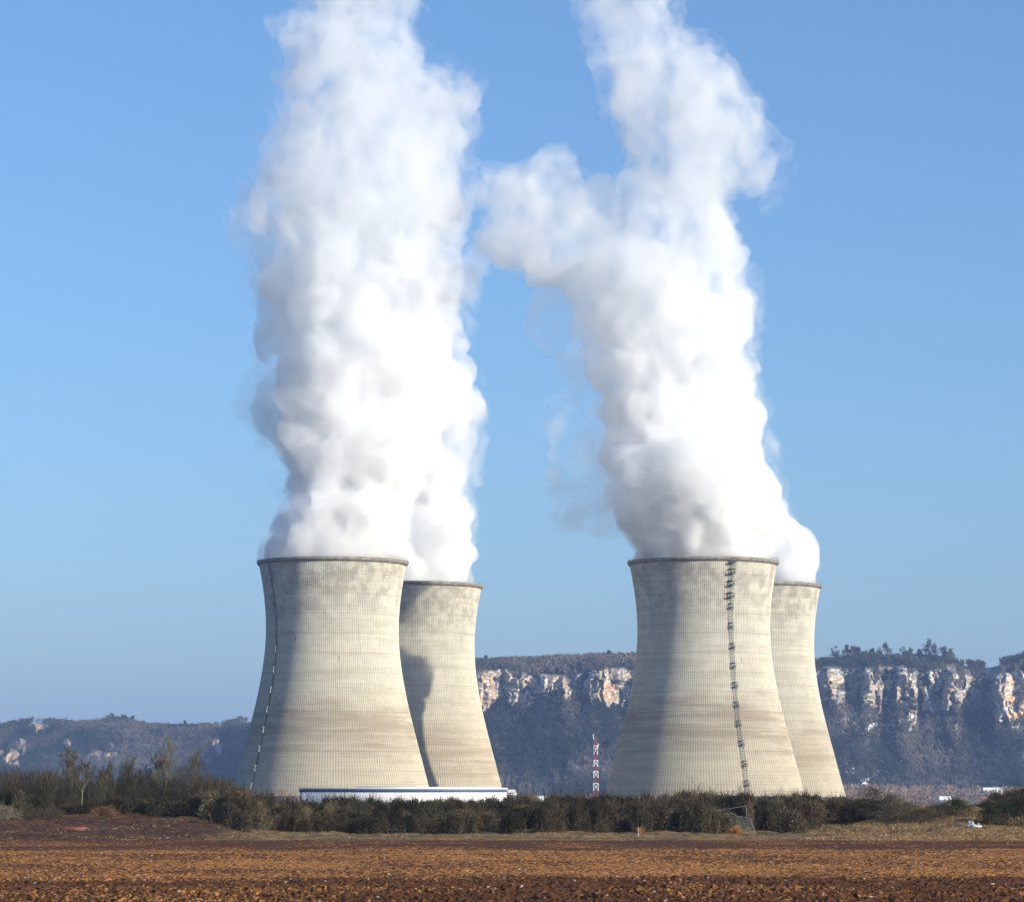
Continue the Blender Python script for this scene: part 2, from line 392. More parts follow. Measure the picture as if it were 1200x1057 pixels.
def plume(label, core_rows, Y, seed, extra=(), veil=(), veil_rows=(), amp=4.0, fill=1.0):
    balls = rows_to_balls(core_rows, Y, seed, fill) + puffs(extra, Y)
    balls = [(b[0], b[1], b[2], b[3] * (1.0 + 0.10 * min(1, max(0, (b[2] - 170) / 120)))) for b in balls]
    o = blob_mesh("steam_plume", balls, 1.7, amp, seed, M_CORE)
    tag(o, label, "steam plume", "steam plumes over the cooling towers", "stuff")
    vb = [(b[0], b[1], b[2], b[3] * 1.12 + 2.0) for b in balls] + puffs(veil, Y)
    blob_mesh("wisp", vb, 3.2, amp * 1.5, seed + 5, M_VEIL, parent=o)
    return o
ztop = -25
plume("broad white steam plume rising from the left front cooling tower", [
    (668,318,462,0),(650,312,470,0),(635,316,478,0),(600,332,492,0),(560,330,505,2),(520,314,522,4),(480,304,532,6),(440,300,538,8),(400,306,540,8),(350,304,540,10),
    (300,297,540,12),(265,288,543,14),(230,292,540,14),(200,300,538,14),(160,320,535,16),(120,326,532,18),(90,328,510,18),(60,332,492,18),(30,345,486,18),(0,352,488,18),(ztop,350,492,18)],
    1550, 3, extra=[(350,190,34),(345,110,24),(520,120,34,10),(535,150,24,10),(525,330,28,10),(322,255,32,-10),(325,330,24,-10),(345,40,18)], veil=[(300,470,24),(285,270,22)])
plume("narrow steam plume rising from the rear left cooling tower behind the broad one", [
    (694,425,552,0),(670,430,555,0),(640,440,558,0),(610,450,558,0),(580,450,556,0),(540,450,558,0),(500,440,566,-8),(460,430,562,-12),(430,430,554,-16),(400,430,546,-20),(370,430,546,-24),(330,440,552,-24),(270,450,548,-30),(210,455,548,-30),(150,450,552,-30),(110,450,545,-30)],
    1720, 4, extra=[(520,520,44,0),(530,480,36,0)], veil=[(562,300,26,-20),(560,230,24,-20)])
plume("broad steam plume leaning left above the right front cooling tower, with a side puff", [
    (668,752,896,2),(650,744,908,2),(635,736,914,2),(600,714,926,1),(582,712,922,-4),(560,718,915,-18),(545,714,910,-14),(525,706,905,3),(500,702,896,4),(470,700,892,4),(455,700,890,5),(440,690,886,0),(400,674,890,0),(360,664,888,0),
    (320,662,882,0),(280,690,868,0),(250,705,856,0),(225,722,850,0),(200,768,892,0),(175,735,904,0),(140,714,895,0),(110,706,880,0),(80,700,848,0),(50,692,808,0),(20,686,796,0),(ztop,676,790,0)],
    1550, 9, veil=[(690,560,52,0),(668,590,38,0),(705,605,34,0),(680,500,46,0),(655,375,52,0),(700,430,40,0),(898,215,34,0),(755,205,34,0),(760,40,40,0)],
    extra=[(635,256,60,0),(600,232,34,0),(645,212,32,0),(592,280,32,0),(665,300,44,0),(700,275,44,0),(705,228,22,0),(690,330,38,0),(730,300,44,0),(868,185,38,0),(862,150,34,0)])
plume("small steam plume just showing over the rear right cooling tower", [
    (694,905,950,0),(675,900,957,0),(650,895,958,0),(630,880,950,0),(600,860,930,0),(560,850,905,-6),(520,840,890,-10),(470,820,880,-14),(420,810,875,-20)],
    1720, 11, amp=3.0)

# ---------------------------------------------------------------- hills and cliffs
def proj(X, Y, Z):
    z = Z - EYE; d = Y * math.cos(TILT) + z * math.sin(TILT); v = -Y * math.sin(TILT) + z * math.cos(TILT)
    return 600 + F * X / d, 528.5 - F * v / d
def ip(x, pts): return np.interp(x, [p[0] for p in pts], [p[1] for p in pts])
SKY = [(-600,850),(-60,852),(0,850),(28,845),(60,843),(90,847),(112,846),(128,840),(150,842),(165,847),(200,851),(250,851),(275,846),(300,842),(400,815),(480,790),(540,781),(600,778),(680,774),(745,772),(850,778),(957,781),(985,776),(1030,775),(1090,775),(1112,777),(1130,780),(1160,783),(1172,780),(1200,771),(1300,760),(1700,790)]
CTOP = [(-600,880),(0,862),(300,858),(540,792),(560,783),(600,783),(640,794),(668,792),(690,785),(745,785),(957,784),(1060,784),(1100,788),(1160,795),(1200,790),(1700,800)]
CFOOT = [(-600,905),(0,893),(300,890),(540,835),(560,836),(600,828),(640,818),(668,815),(700,826),(745,826),(957,824),(1010,828),(1030,838),(1060,838),(1100,836),(1160,846),(1200,846),(1700,850)]
DIST = [(-600,5300),(0,5200),(300,5000),(540,4250),(745,4200),(957,4150),(1130,4150),(1200,4140),(1700,4200)]
PATCH = [  # pixel centre, half sizes, warmth
 (579,800,21,17,.5),(566,822,9,14,1.),(598,806,12,12,.3),(640,801,25,10,.5),(612,819,18,8,.3),(668,812,7,7,.1),(718,790,26,7,.25),(710,812,9,15,1.),(728,812,14,13,.4),(690,806,5,20,.2),
 (962,795,9,9,.3),(976,797,9,6,.6),(968,812,10,10,.7),(1014,797,6,12,.4),(1019,812,6,10,.5),(1026,826,7,11,.8),(1057,797,7,14,.2),(1066,808,7,13,.3),(1094,797,7,10,.2),(1086,812,5,12,.3),(1092,826,8,10,.4),(1112,806,6,14,1.),(1108,826,5,9,.3),(1068,842,6,7,.1),
 (1168,808,4,18,.6),(1181,806,6,16,.6),(1173,834,7,14,.8),(1190,832,14,16,1.),(1198,808,8,18,.9),(1215,820,16,22,.8),(1250,815,12,20,.5),
 (45,852,9,6.5,.6),(25,872,5,5,.2),(27,879,3,6,.2),(2,886,5,8,.5),(17,893,7,12,.7),(77,870,5,3.5,.2),(120,887,15,6,.7),(131,874,3,4,.2),(257,853,4,5,.3),(291,849,5,6,.4),(257,877,5,9,.5),(204,920,3,4,.8),(217,926,5,7,.5),(243,893,6,3,.3),(520,800,20,12,.4)]
cols = np.concatenate([np.arange(-600, -10, 6.0), np.arange(-10, 310, 1.1), np.arange(310, 550, 5.0), np.arange(550, 750, 1.0), np.arange(750, 950, 5.0), np.arange(950, 1215, 0.9), np.arange(1215, 1700, 6.0)])
def zpix(py, Y): # height seen in row py at depth Y (centre column)
    v = (528.5 - py) / F; return EYE + (math.sin(TILT) + v*math.cos(TILT)) * Y / (math.cos(TILT) - v*math.sin(TILT))
Yc = ip(cols, DIST); zt = zpix(ip(cols, SKY), Yc + 170); zc = zpix(ip(cols, CTOP), Yc + 15); zf = zpix(ip(cols, CFOOT), Yc)
n1, n2, n3, n4 = 62, 58, 16, 22
left = np.clip((420 - cols) / 200, 0, 1)                      # softer wooded hills on the left
rows = []
for k in range(n1):                                            # talus
    s = k / n1; rows.append((Yc - (1 - s) * (250 + 260*left), zf * (0.25 * s + 0.75 * s**1.35)))
for k in range(n2):                                            # cliff
    s = k / n2; rows.append((Yc + s * (14 + 130*left), zf + (zc - zf) * s))
for k in range(n3):                                            # wooded cap
    s = k / n3; rows.append((Yc + 14 + 130*left + s * (150 + 60*left), zc + (zt - zc) * (1 - (1 - s)**1.6)))
for k in range(n4):                                            # plateau running back
    s = (k + 1) / n4; rows.append((Yc + 164 + 190*left + s * 2600, zt + 6 * math.sin(s * 6) - 70 * s))
HY = np.array([r[0] for r in rows]); HZ = np.array([r[1] for r in rows]) 
HX = (cols[None, :] - 600) / F * HY
ridx = np.arange(len(rows))[:, None] * np.ones_like(HX)
cliff = np.clip(1 - np.abs(ridx - (n1 + n2/2)) / (n2 * 0.62), 0, 1); cliff = np.clip(cliff * 2.2, 0, 1)
slope = np.clip(ridx / 8, 0, 1) * np.clip((n1 + n2 + n3 + 3 - ridx) / 8, 0, 1)
butt = fbm(HX/75, HZ*0.004, 0.0, 4, 0.55)
PROM = [(540,10),(640,15),(662,15),(670,-25),(684,-25),(692,15),(745,15),(957,25),(985,12),(992,-22),(1007,-22),(1012,20),(1028,25),(1034,-18),(1046,-18),(1051,20),(1070,20),(1076,-18),(1083,0),(1098,12),(1103,5),(1110,24),(1118,18),(1126,-10),(1150,-40),(1162,-40),(1166,40),(1200,45),(1230,20),(1300,0)]
sharp = np.clip(1 - np.abs(ridx - (n1 + n2/2 - 4)) / (n2 * 0.85), 0, 1); sharp = np.clip(sharp * 2.0, 0, 1)
HY = HY - 0.62 * sharp * ip(cols, PROM)[None, :]
HY = HY + slope * (-30 * butt * ip(cols, [(0,1),(400,.8),(550,0.3),(1100,0.3),(1160,0.12),(1400,0.12)])[None, :] - 14 * fbm(HX/28, HZ/90, 4.0, 3)) - cliff * (1 - left)[None, :] * 9 * np.abs(fbm(HX/38, HZ/120, 8.0, 3))
px0, py0 = proj((cols[None, :] - 600) / F * HY, HY, HZ)
rock = np.zeros_like(HX); warm = np.zeros_like(HX)
jx = px0 + 3.0 * fbm(px0/9, py0/9, 2.0, 3); jy = py0 + 3.0 * fbm(px0/9, py0/9, 6.0, 3)
for (a, b, rx, ry, w) in PATCH:
    if a > 540: rx, ry = rx * 1.12 + 1.0, ry * 1.08
    if a < 300: rx, ry, w = rx * 1.25, ry * 1.2, min(1, w + 0.3)
    d = np.sqrt(((jx - a) / rx)**2 + ((jy - b) / ry)**2); m = np.clip((1.08 - d) * 4.5, 0, 1)
    rock = np.maximum(rock, m); warm = np.maximum(warm, m * w)
gaps = np.clip((fbm(px0/5, py0/14, 11.0, 4) - 0.42) * 6, 0, 1); rock = rock * (1 - 0.6 * gaps)
band = np.exp(-((py0 - 805) / 24)**4) * np.clip((px0 - 950) / 8, 0, 1) + 0.6 * np.exp(-((py0 - 803) / 17)**4) * np.clip((px0 - 555) / 6, 0, 1) * (px0 < 760)
rock = np.maximum(rock, 0.75 * np.clip(band, 0, 1) * np.clip((fbm(px0/7, py0/11, 71.0, 4) + 0.28) * 3, 0, 1))  # lower rock weight puts the shade of the recessed faces into their colour
# blocky ledges and cracks on the bare rock
zq = HZ / 9 + 0.8 * fbm(HX/40, HZ/40, 3.0, 2); led = np.abs(zq - np.round(zq)) * 2
HY = HY - rock * (7.0 + 2.5 * led + 4.5 * fbm(HX/11, HZ/22, 1.0, 4, 0.6)) 
HY = HY - slope * (1 - rock) * 2.5 * fbm(HX/9, HZ/9, 21.0, 3)
HX = (cols[None, :] - 600) / F * HY + slope * 3 * fbm(HX/16, HZ/16, 33.0, 2)
HZ = HZ + (slope + (ridx > n1 + n2 + n3)) * 1.5 * fbm(HX/60, HY/60, 5.0, 4); HZ[0] = -3
px1, py1 = proj(HX, HY, HZ)
dust = np.clip(fbm(px1/12, py1/5, 40.0, 4) * 1.4 + 0.25, 0, 1)
zone = 0.75 * np.exp(-((py1 - 848) / 13)**2) * np.clip((px1 - 955) / 20, 0, 1) + 0.5 * np.clip((px1 - 955) / 20, 0, 1) * np.exp(-((py1 - 790) / 9)**2) + 0.25 * np.exp(-((py1 - 783) / 5)**2) * np.clip((px1 - 560) / 20, 0, 1)
zone += 0.9 * np.exp(-((px1 - 1195)/16)**2 - ((py1 - 890)/9)**2)
snow = np.clip(dust * zone * 2.0 - 0.55, 0, 0.75) * (rng.random(HX.shape) > 0.62)
sp = np.exp(-((px1 - 997)/11)**2 - ((py1 - 905 - (px1-997)*0.25)/9)**2) + 0.9 * np.exp(-((px1 - 1025)/13)**2 - ((py1 - 906 + (px1-1025)*0.35)/4)**2) + 0.7*np.exp(-((px1 - 1020)/25)**2 - ((py1 - 917)/4)**2)
snow = np.maximum(snow, np.clip((fbm(px1/4, py1/4, 50.0, 3) + 0.6) * sp * 2.8 - 0.7, 0, 1) * (rng.random(HX.shape) > 0.5))
snow = np.maximum(snow, rock * np.clip((fbm(px1/2.5, py1/2.0, 60.0, 3) - 0.45) * 6, 0, 1) * 0.6)
for (a, b, rx, ry) in [(172,872,5,2),(188,870,3,3),(300,880,3,2),(205,853,12,1.2),(232,866,4,1.5),(70,882,5,2),(104,892,9,4),(165,876,4,1.5)]:
    d = np.sqrt(((jx - a) / rx)**2 + ((jy - b) / ry)**2); snow = np.maximum(snow, np.clip((1.1 - d) * 3, 0, 1) * 0.6)
snow = np.where(px1 < 320, snow * 0.35, snow); snow = np.maximum(snow, (px1 > 955) * cliff * (rng.random(HX.shape) < 0.035) * 0.7)
nR, nC = HX.shape; V = np.stack([HX.ravel(), HY.ravel(), HZ.ravel()], 1)
r, q = np.meshgrid(np.arange(nR - 1), np.arange(nC - 1), indexing='ij'); i0 = (r * nC + q).ravel()
me = np_mesh("hills", V, np.stack([i0, i0 + 1, i0 + nC + 1, i0 + nC], 1), False)
attr(me, "rock", rock.ravel()); attr(me, "warm", warm.ravel()); attr(me, "snow", snow.ravel())
m, t, b = new_mat("hillside")
def A(t, name): n = t.nodes.new("ShaderNodeAttribute"); n.attribute_name = name; return n.outputs["Fac"]
nz = noise_tex(t, 0.05, 5, 0.65); nf = noise_tex(t, 0.35, 4, 0.7); cr = noise_tex(t, 0.22, 4, 0.75, None, (1, 1, 0.30))
soil = mixc(t, ramp(t, nz, 0.35, 0.65), (0.035, 0.035, 0.028), (0.075, 0.065, 0.048))
stone = mixc(t, ramp(t, nf, 0.3, 0.7), (0.29, 0.245, 0.18), (0.46, 0.385, 0.28))
stone = mixc(t, mth(t, 'MULTIPLY', A(t, "warm"), ramp(t, nz, 0.35, 0.6)), stone, (0.60, 0.36, 0.18))
stone = mixc(t, ramp(t, cr, 0.52, 0.66, 0.0, 0.85), stone, (0.10, 0.095, 0.08))
bed = noise_tex(t, 0.5, 3, 0.6, None, (0.12, 0.12, 1.0)); cr2 = noise_tex(t, 0.55, 3, 0.7, None, (1, 1, 0.2))
stone = mixc(t, ramp(t, bed, 0.54, 0.62, 0.0, 0.55), stone, (0.13, 0.115, 0.09)); stone = mixc(t, ramp(t, cr2, 0.56, 0.64, 0.0, 0.7), stone, (0.08, 0.075, 0.06))
c = mixc(t, A(t, "rock"), soil, stone); c = mixc(t, A(t, "snow"), c, (0.78, 0.80, 0.84))
t.links.new(c, b.inputs["Base Color"]); b.inputs["Roughness"].default_value = 0.95; bump(t, b, cr, 0.8, 2.5)
tag(link_mesh("hills", me, m), "wooded limestone hills with pale cliffs", "hills", None, "structure")

# ---------------------------------------------------------------- woods on the hillsides (nobody could count them)
def wood_mat(name, stops, soft=0.9):
    m, t, b = new_mat(name)
    n = t.nodes.new("ShaderNodeValToRGB"); t.links.new(A(t, "tone"), n.inputs[0])
    while len(n.color_ramp.elements) < len(stops): n.color_ramp.elements.new(0.5)
    for e, (p, cc) in zip(n.color_ramp.elements, stops): e.position = p; e.color = (*cc, 1)
    t.links.new(n.outputs[0], b.inputs["Base Color"]); b.inputs["Roughness"].default_value = soft
    b.inputs["Specular IOR Level"].default_value = 0.1
    return m
M_WOODS = wood_mat("bare_woods", [(0.0, (0.022, 0.030, 0.020)), (0.35, (0.050, 0.048, 0.038)), (0.75, (0.095, 0.082, 0.064)), (1.0, (0.155, 0.13, 0.10))])
def brush(P, H, Rr, tone, k=30, seed=1, width=0.16, up=0.5):
    """for each point: a bare crown of k thin blades fanning up and out of a short stem. P n x 3, H and Rr heights and spreads."""
    rg = np.random.default_rng(seed); n = len(P)
    u = rg.random((n, k)); th = rg.uniform(0, 2*math.pi, (n, k)); rr = np.sqrt(rg.random((n, k)))
    z0 = H[:, None] * (0.22 + 0.62 * u); env = np.sqrt(np.clip(1 - ((z0 / H[:, None] - 0.55) / 0.5)**2, 0.05, 1))
    r0 = Rr[:, None] * rr * env * 0.85
    B = P[:, None, :] + np.stack([r0*np.cos(th), r0*np.sin(th), z0], 2)
    L = H[:, None] * (0.14 + 0.2 * rg.random((n, k)))
    th2 = th + rg.normal(0, 0.7, (n, k)); out = (1 - up) * rg.random((n, k)) + 0.15
    D = np.stack([np.cos(th2)*out, np.sin(th2)*out, np.full((n, k), up + 0.35)], 2); D /= np.linalg.norm(D, axis=2, keepdims=True)
    T = B + D * L[..., None]; ph = rg.uniform(0, math.pi, (n, k)); w = (width * H[:, None] * (0.5 + rg.random((n, k))))[..., None]
    S = np.stack([np.cos(ph), np.sin(ph) * 0.6, 0.3 * rg.normal(0, 1, (n, k))], 2) * w * 0.5
    Vt = np.stack([B - S, B + S, T], 2).reshape(-1, 3); Fc = np.arange(len(Vt)).reshape(-1, 3)
    tn = np.repeat(np.clip(tone[:, None] + rg.normal(0, 0.12, (n, k)), 0, 1).ravel(), 3)
    return Vt, Fc, tn
rg = np.random.default_rng(21)
def scatter_hill(n, rmin, rmax, cond):
    out = []
    while len(out) < n:
        rr = rg.uniform(rmin, rmax, n * 3); cc = rg.uniform(0, nC - 1.001, n * 3); ri, ci = rr.astype(int), cc.astype(int)
        keep = cond(px1[ri, ci], py1[ri, ci], rock[ri, ci], snow[ri, ci]) & (rg.random(n*3) < np.clip((cols[ci+1] - cols[ci]) / 1.5, 0.3, 3.0) / 3)
        fr, fc = (rr - ri)[:, None], (cc - ci)[:, None]
        g = V.reshape(nR, nC, 3); p = g[ri, ci]*(1-fr)*(1-fc) + g[ri+1, ci]*fr*(1-fc) + g[ri, ci+1]*(1-fr)*fc + g[ri+1, ci+1]*fr*fc
        out.extend(p[keep].tolist())
    return np.array(out[:n])
vis = lambda x: ((x > -25) & (x < 315)) | ((x > 550) & (x < 755)) | ((x > 945) & (x < 1225)) | (rg.random(x.shape) < 0.15)
P1_ = scatter_hill(13000, 2, n1 + 4, lambda x, y, rk, sn: vis(x) & (rk < 0.25) & (rg.random(x.shape) > sn * 1.3))
P2_ = scatter_hill(5200, n1 + 1, n1 + n2, lambda x, y, rk, sn: vis(x) & (rk < 0.12) & (rg.random(x.shape) > sn * 1.5) & ((rg.random(x.shape) < 0.35) | (x < 320)))
P3_ = scatter_hill(8500, n1 + n2, n1 + n2 + n3 + 4, lambda x, y, rk, sn: vis(x) & (rk < 0.2))
P = np.vstack([P1_, P2_, P3_]); n = len(P)
H = rg.uniform(6.5, 12.0, n); H[len(P1_):len(P1_)+len(P2_)] *= 0.55; H[-len(P3_):] = rg.uniform(5, 11, len(P3_)); Rr = H * rg.uniform(0.28, 0.45, n)
tone = np.clip(0.45 + 0.75 * fbm(P[:, 0]/90, P[:, 2]/60, P[:, 1]/90, 3) + rg.normal(0, 0.1, n) + 0.12 * (P[:, 2] > 150), 0, 1)
Vt, Fc, tn = brush(P, H, Rr, tone, 30, 5)
me = np_mesh("hillside_woods", Vt, Fc); attr(me, "tone", tn)
tag(link_mesh("hillside_woods", me, M_WOODS), "bare winter woods covering the hillsides", "woods", None, "stuff")
def rise(X, Y):
    px = 600 + X / Y * F; return np.clip((Y - 2500) / 1250, 0, 1) * 15.0 * np.clip((px - 900) / 90, 0, 1) * np.clip((1500 - px) / 150, 0, 1)
gy = np.arange(2400, 4000, 25.0); gu = np.linspace(880, 1600, 90); U_, GY_ = np.meshgrid(gu, gy); GX_ = (U_ - 600) / F * GY_
r, q = np.meshgrid(np.arange(len(gy) - 1), np.arange(89), indexing='ij'); i0 = (r * 90 + q).ravel()
m, t, b = new_mat("far_meadow"); nz = noise_tex(t, 0.02, 5, 0.6, None, (1, 0.4, 1))
t.links.new(mixc(t, ramp(t, nz, 0.4, 0.6), (0.09, 0.08, 0.05), (0.16, 0.13, 0.09)), b.inputs["Base Color"])
far_me = np_mesh("far_field", np.stack([GX_.ravel(), GY_.ravel(), (rise(GX_, GY_) - 0.08).ravel()], 1), np.stack([i0, i0 + 1, i0 + 91, i0 + 90], 1), True)
tag(link_mesh("far_field", far_me, m), "gently rising fields at the foot of the right-hand hills", "field", None, "structure")
# low woods and scrub on the plain, between the power station and the hills
n = 5200; Y = rg.uniform(2300, 3800, n); pxs = np.concatenate([rg.uniform(-20, 310, n//3), rg.uniform(560, 780, n//3), rg.uniform(930, 1225, n - 2*(n//3))])
X = (pxs - 600) / F * Y; P = np.stack([X, Y, rise(X, Y) - 0.3], 1)
H = rg.uniform(5, 10.5, n) * (0.6 + 0.4 * np.clip(fbm(X/120, Y/200, 1.0, 3) + 0.8, 0, 1.5)) * (0.5 + 0.5*(Y/3000)); Rr = H * rg.uniform(0.3, 0.5, n)
keep = ~((pxs > 1085) & (pxs < 1180) & (rg.random(n) < 0.75)); P, H, Rr = P[keep], H[keep], Rr[keep]; n = len(P)
Vt, Fc, tn = brush(P, H, Rr, np.clip(0.75 + 0.25 * fbm(P[:, 0]/70, P[:, 1]/150, 0.0, 3) + rg.normal(0, .08, n), 0, 1), 26, 6)
me = np_mesh("scrub_woods", Vt, Fc); attr(me, "tone", tn)
M_SCRUB = wood_mat("brown_scrub", [(0.0, (0.05, 0.05, 0.035)), (0.45, (0.12, 0.09, 0.06)), (0.8, (0.21, 0.145, 0.10)), (1.0, (0.28, 0.19, 0.14))])
tag(link_mesh("scrub_woods", me, M_SCRUB), "reddish brown bare scrub on the plain below the hills", "woods", None, "stuff")

# ---------------------------------------------------------------- bare trees, built limb by limb
def wood(name, lo, hi, rough=0.9):
    m, t, b = new_mat(name); oi = t.nodes.new("ShaderNodeObjectInfo")
    nz = noise_tex(t, 1.3, 4, 0.6); f = mth(t, 'ADD', mth(t, 'MULTIPLY', oi.outputs["Random"], 0.5), mth(t, 'MULTIPLY', nz, 0.6))
    t.links.new(mixc(t, ramp(t, f, 0.25, 0.85, smooth=False), lo, hi), b.inputs["Base Color"]); b.inputs["Roughness"].default_value = rough
    b.inputs["Specular IOR Level"].default_value = 0.1
    return m
M_BARK = wood("bark", (0.075, 0.065, 0.045), (0.17, 0.145, 0.095))
M_PALEBARK = wood("pale_bark", (0.13, 0.12, 0.075), (0.21, 0.19, 0.12))
M_TWIG = wood("twigs", (0.045, 0.040, 0.026), (0.105, 0.088, 0.056))
M_REDTWIG = wood("red_twigs", (0.13, 0.075, 0.045), (0.24, 0.13, 0.08))
M_PALETWIG = wood("pale_twigs", (0.15, 0.13, 0.09), (0.25, 0.22, 0.155))
M_ORANGE = wood("orange_leaves", (0.30, 0.13, 0.04), (0.45, 0.21, 0.07))
M_IVY = wood("ivy", (0.020, 0.026, 0.012), (0.050, 0.055, 0.028))
class Blades:
    def __init__(s): s.b = []; s.t = []; s.w = []
    def add(s, b, t, w): s.b.append(b); s.t.append(t); s.w.append(w)
    def arrays(s, rg):
        B, T, w = np.array(s.b), np.array(s.t), np.array(s.w)[:, None]
        D = T - B; D /= np.linalg.norm(D, axis=1, keepdims=True) + 1e-9
        S = np.cross(D, rg.normal(0, 1, B.shape)); S /= np.linalg.norm(S, axis=1, keepdims=True) + 1e-9
        Vt = np.stack([B - S*w/2, B + S*w/2, T], 1).reshape(-1, 3); return Vt, np.arange(len(Vt)).reshape(-1, 3)
def grow(seed, h, spread, stems=1, lean=0.0, twig=1.0, first=0.3, levels=3, wmul=1.0):
    """returns (limbs MB, twigs (V, F)) of one bare tree of height h"""
    rg = np.random.default_rng(seed); mb = MB(); bl = Blades()
    def limb(p, d, L, r, lev):
        k = 4 if lev < 2 else 3; q = p.copy(); dd = d.copy(); segs = [(q.copy(), dd.copy(), r)]
        for i in range(k):
            dd = dd + rg.normal(0, (0.035, 0.13, 0.2, 0.25)[min(lev, 3)], 3) + np.array([0, 0, 0.07]); dd /= np.linalg.norm(dd)
            q2 = q + dd * L / k; r2 = r * (1 - (i + 1) / k * 0.72)
            if lev < 2: mb.bar(q, q2, segs[-1][2], r2, 5 if lev == 0 else 3)
            else: bl.add(q, q2 + dd*0.05, max(2.2*segs[-1][2], 0.022))
            q = q2; segs.append((q.copy(), dd.copy(), r2))
        if lev >= levels:
            for i in range(int(8 * twig)):
                s = segs[rg.integers(1, len(segs))]; v = s[1] + rg.normal(0, 0.55, 3); v[2] += 0.2; v /= np.linalg.norm(v)
                bl.add(s[0], s[0] + v * L * rg.uniform(0.3, 0.8), rg.uniform(0.016, 0.030) * wmul)
            return
        n = (9, 7, 5)[min(lev, 2)] if lev else int(12 + 5*twig)
        for i in range(n):
            f = first + (1 - first) * (i + rg.random()) / n if lev == 0 else 0.25 + 0.75 * (i + rg.random()) / n
            j = min(int(f * k), k - 1); g = f * k - j; a, b_ = segs[j], segs[j + 1]; o = a[0] * (1 - g) + b_[0] * g
            th = rg.uniform(0, 2 * math.pi); side = np.cross(a[1], [math.cos(th), math.sin(th), 0.3]); side /= np.linalg.norm(side)
            v = a[1] * (0.75 if lev == 0 else 0.85) + side * spread * rg.uniform(0.6, 1.2); v[2] += 0.15; v /= np.linalg.norm(v)
            limb(o, v, L * (0.50 if lev == 0 else 0.55) * (1.15 - 0.70 * f) * rg.uniform(0.75, 1.2), max(r * 0.42 * (1.1 - 0.6*f), 0.012), lev + 1)
    for s in range(stems):
        th = rg.uniform(0, 2 * math.pi); tilt = (0.10 if stems == 1 else 0.42) * rg.uniform(0.3, 1.0)
        d = np.array([math.cos(th)*tilt + lean, math.sin(th)*tilt, 1.0]); d /= np.linalg.norm(d)
        hh = h * (1 if stems == 1 else rg.uniform(0.65, 1.0)) * 0.92
        limb(np.array([0.03*math.cos(th)*(stems > 1), 0.03*math.sin(th)*(stems > 1), -0.3]), d, hh, 0.013 * h + 0.03 if stems == 1 else 0.045, 0 if stems == 1 else 1)
    return mb, bl.arrays(rg)
def shrub_arrays(seed, h, rx, ry, n=2200, w=0.028, L=0.55, leafy=0.25):
    """a dense thicket: fanned stems plus a cloud of twigs (and a few small leaves) filling an uneven dome"""
    rg = np.random.default_rng(seed)
    th = rg.uniform(0, 2*math.pi, n); u = rg.random(n)**0.55
    zf = rg.random(n)**0.8; lob = 1 + 0.22*np.sin(3*th + seed) + 0.14*np.sin(5*th + 2.0*seed)
    env = np.sqrt(np.clip(1 - zf**2.4, 0, 1)) * lob
    B = np.stack([rx*u*env*np.cos(th), ry*u*env*np.sin(th), h*zf*0.93*(0.9 + 0.1*lob)], 1) + rg.normal(0, 0.07, (n, 3)) * [rx, ry, h]
    D = np.stack([np.cos(th)*0.7*u, np.sin(th)*0.7*u, np.full(n, 0.40)], 1) + rg.normal(0, 0.60, (n, 3)); D /= np.linalg.norm(D, axis=1, keepdims=True)
    l = L * (0.35 + rg.gamma(1.6, 0.45, n))[:, None]; T = B + D*l
    S = np.cross(D, rg.normal(0, 1, (n, 3))); S /= np.linalg.norm(S, axis=1, keepdims=True); ww = (w * rg.uniform(0.5, 1.5, n))[:, None]
    lf = (rg.random(n) < leafy)[:, None]; T = np.where(lf, B + D * 0.12, T); ww = np.where(lf, 0.10, ww)
    Vt = np.stack([B - S*ww/2, B + S*ww/2, T], 1).reshape(-1, 3)
    return Vt, np.arange(len(Vt)).reshape(-1, 3)

# ---------------------------------------------------------------- the field, the bank and the plain
g = MB(); g.add([[-16000,-400,-0.12],[16000,-400,-0.12],[16000,19500,-0.12],[-16000,19500,-0.12]], [[0,1,2,3]])
m, t, b = new_mat("plain")
nz = noise_tex(t, 0.01, 6, 0.65); nf = noise_tex(t, 0.3, 4, 0.7)
c = mixc(t, ramp(t, nz, 0.4, 0.6), (0.10, 0.075, 0.045), (0.15, 0.12, 0.07)); c = mixc(t, ramp(t, nf, 0.4, 0.7, 0, 0.5), c, (0.06, 0.065, 0.03))
t.links.new(c, b.inputs["Base Color"]); b.inputs["Roughness"].default_value = 0.95
tag(g.build("ground", m), "flat winter plain", "ground", None, "structure")
# field: a sheet of real clods, finer towards the camera
ys = [60.0]
while ys[-1] < 331: ys.append(ys[-1] + 0.16 + max(0, ys[-1] - 120) * 0.0009)
ys = np.array(ys); nx_ = 760; tx = np.linspace(-0.5, 0.5, nx_) * 0.375
FY = ys[:, None] * np.ones(nx_); FX = tx[None, :] * (FY + 14)
FX = FX + 0.03 * rng.normal(0, 1, FX.shape); FYj = FY + 0.05 * rng.normal(0, 1, FX.shape)
wn_ = rng.random(FX.shape)
hs = 0.055 * fbm(FX/1.4, FYj/1.8, 0, 3) + 0.05 * fbm(FX/0.25, FYj/0.25, 3.0, 2) + 0.06 * (wn_ - 0.5)
fur = 0.05 * np.sin(FYj * 2*math.pi / 1.3 + 2 * fbm(FX/30, FYj/9, 1.0, 2))
near = np.clip((160 + 6*fbm(FX/18, FYj/30, 2.0, 3) - FY) / 10, 0, 1); far = np.clip((FY - (258 + 10*fbm(FX/14, FYj/40, 4.0, 3))) / 10, 0, 1)
FZ = 0.05 + hs * (0.75 + 0.9 * near) * (1 - 0.55 * far) + fur + 0.12 * near
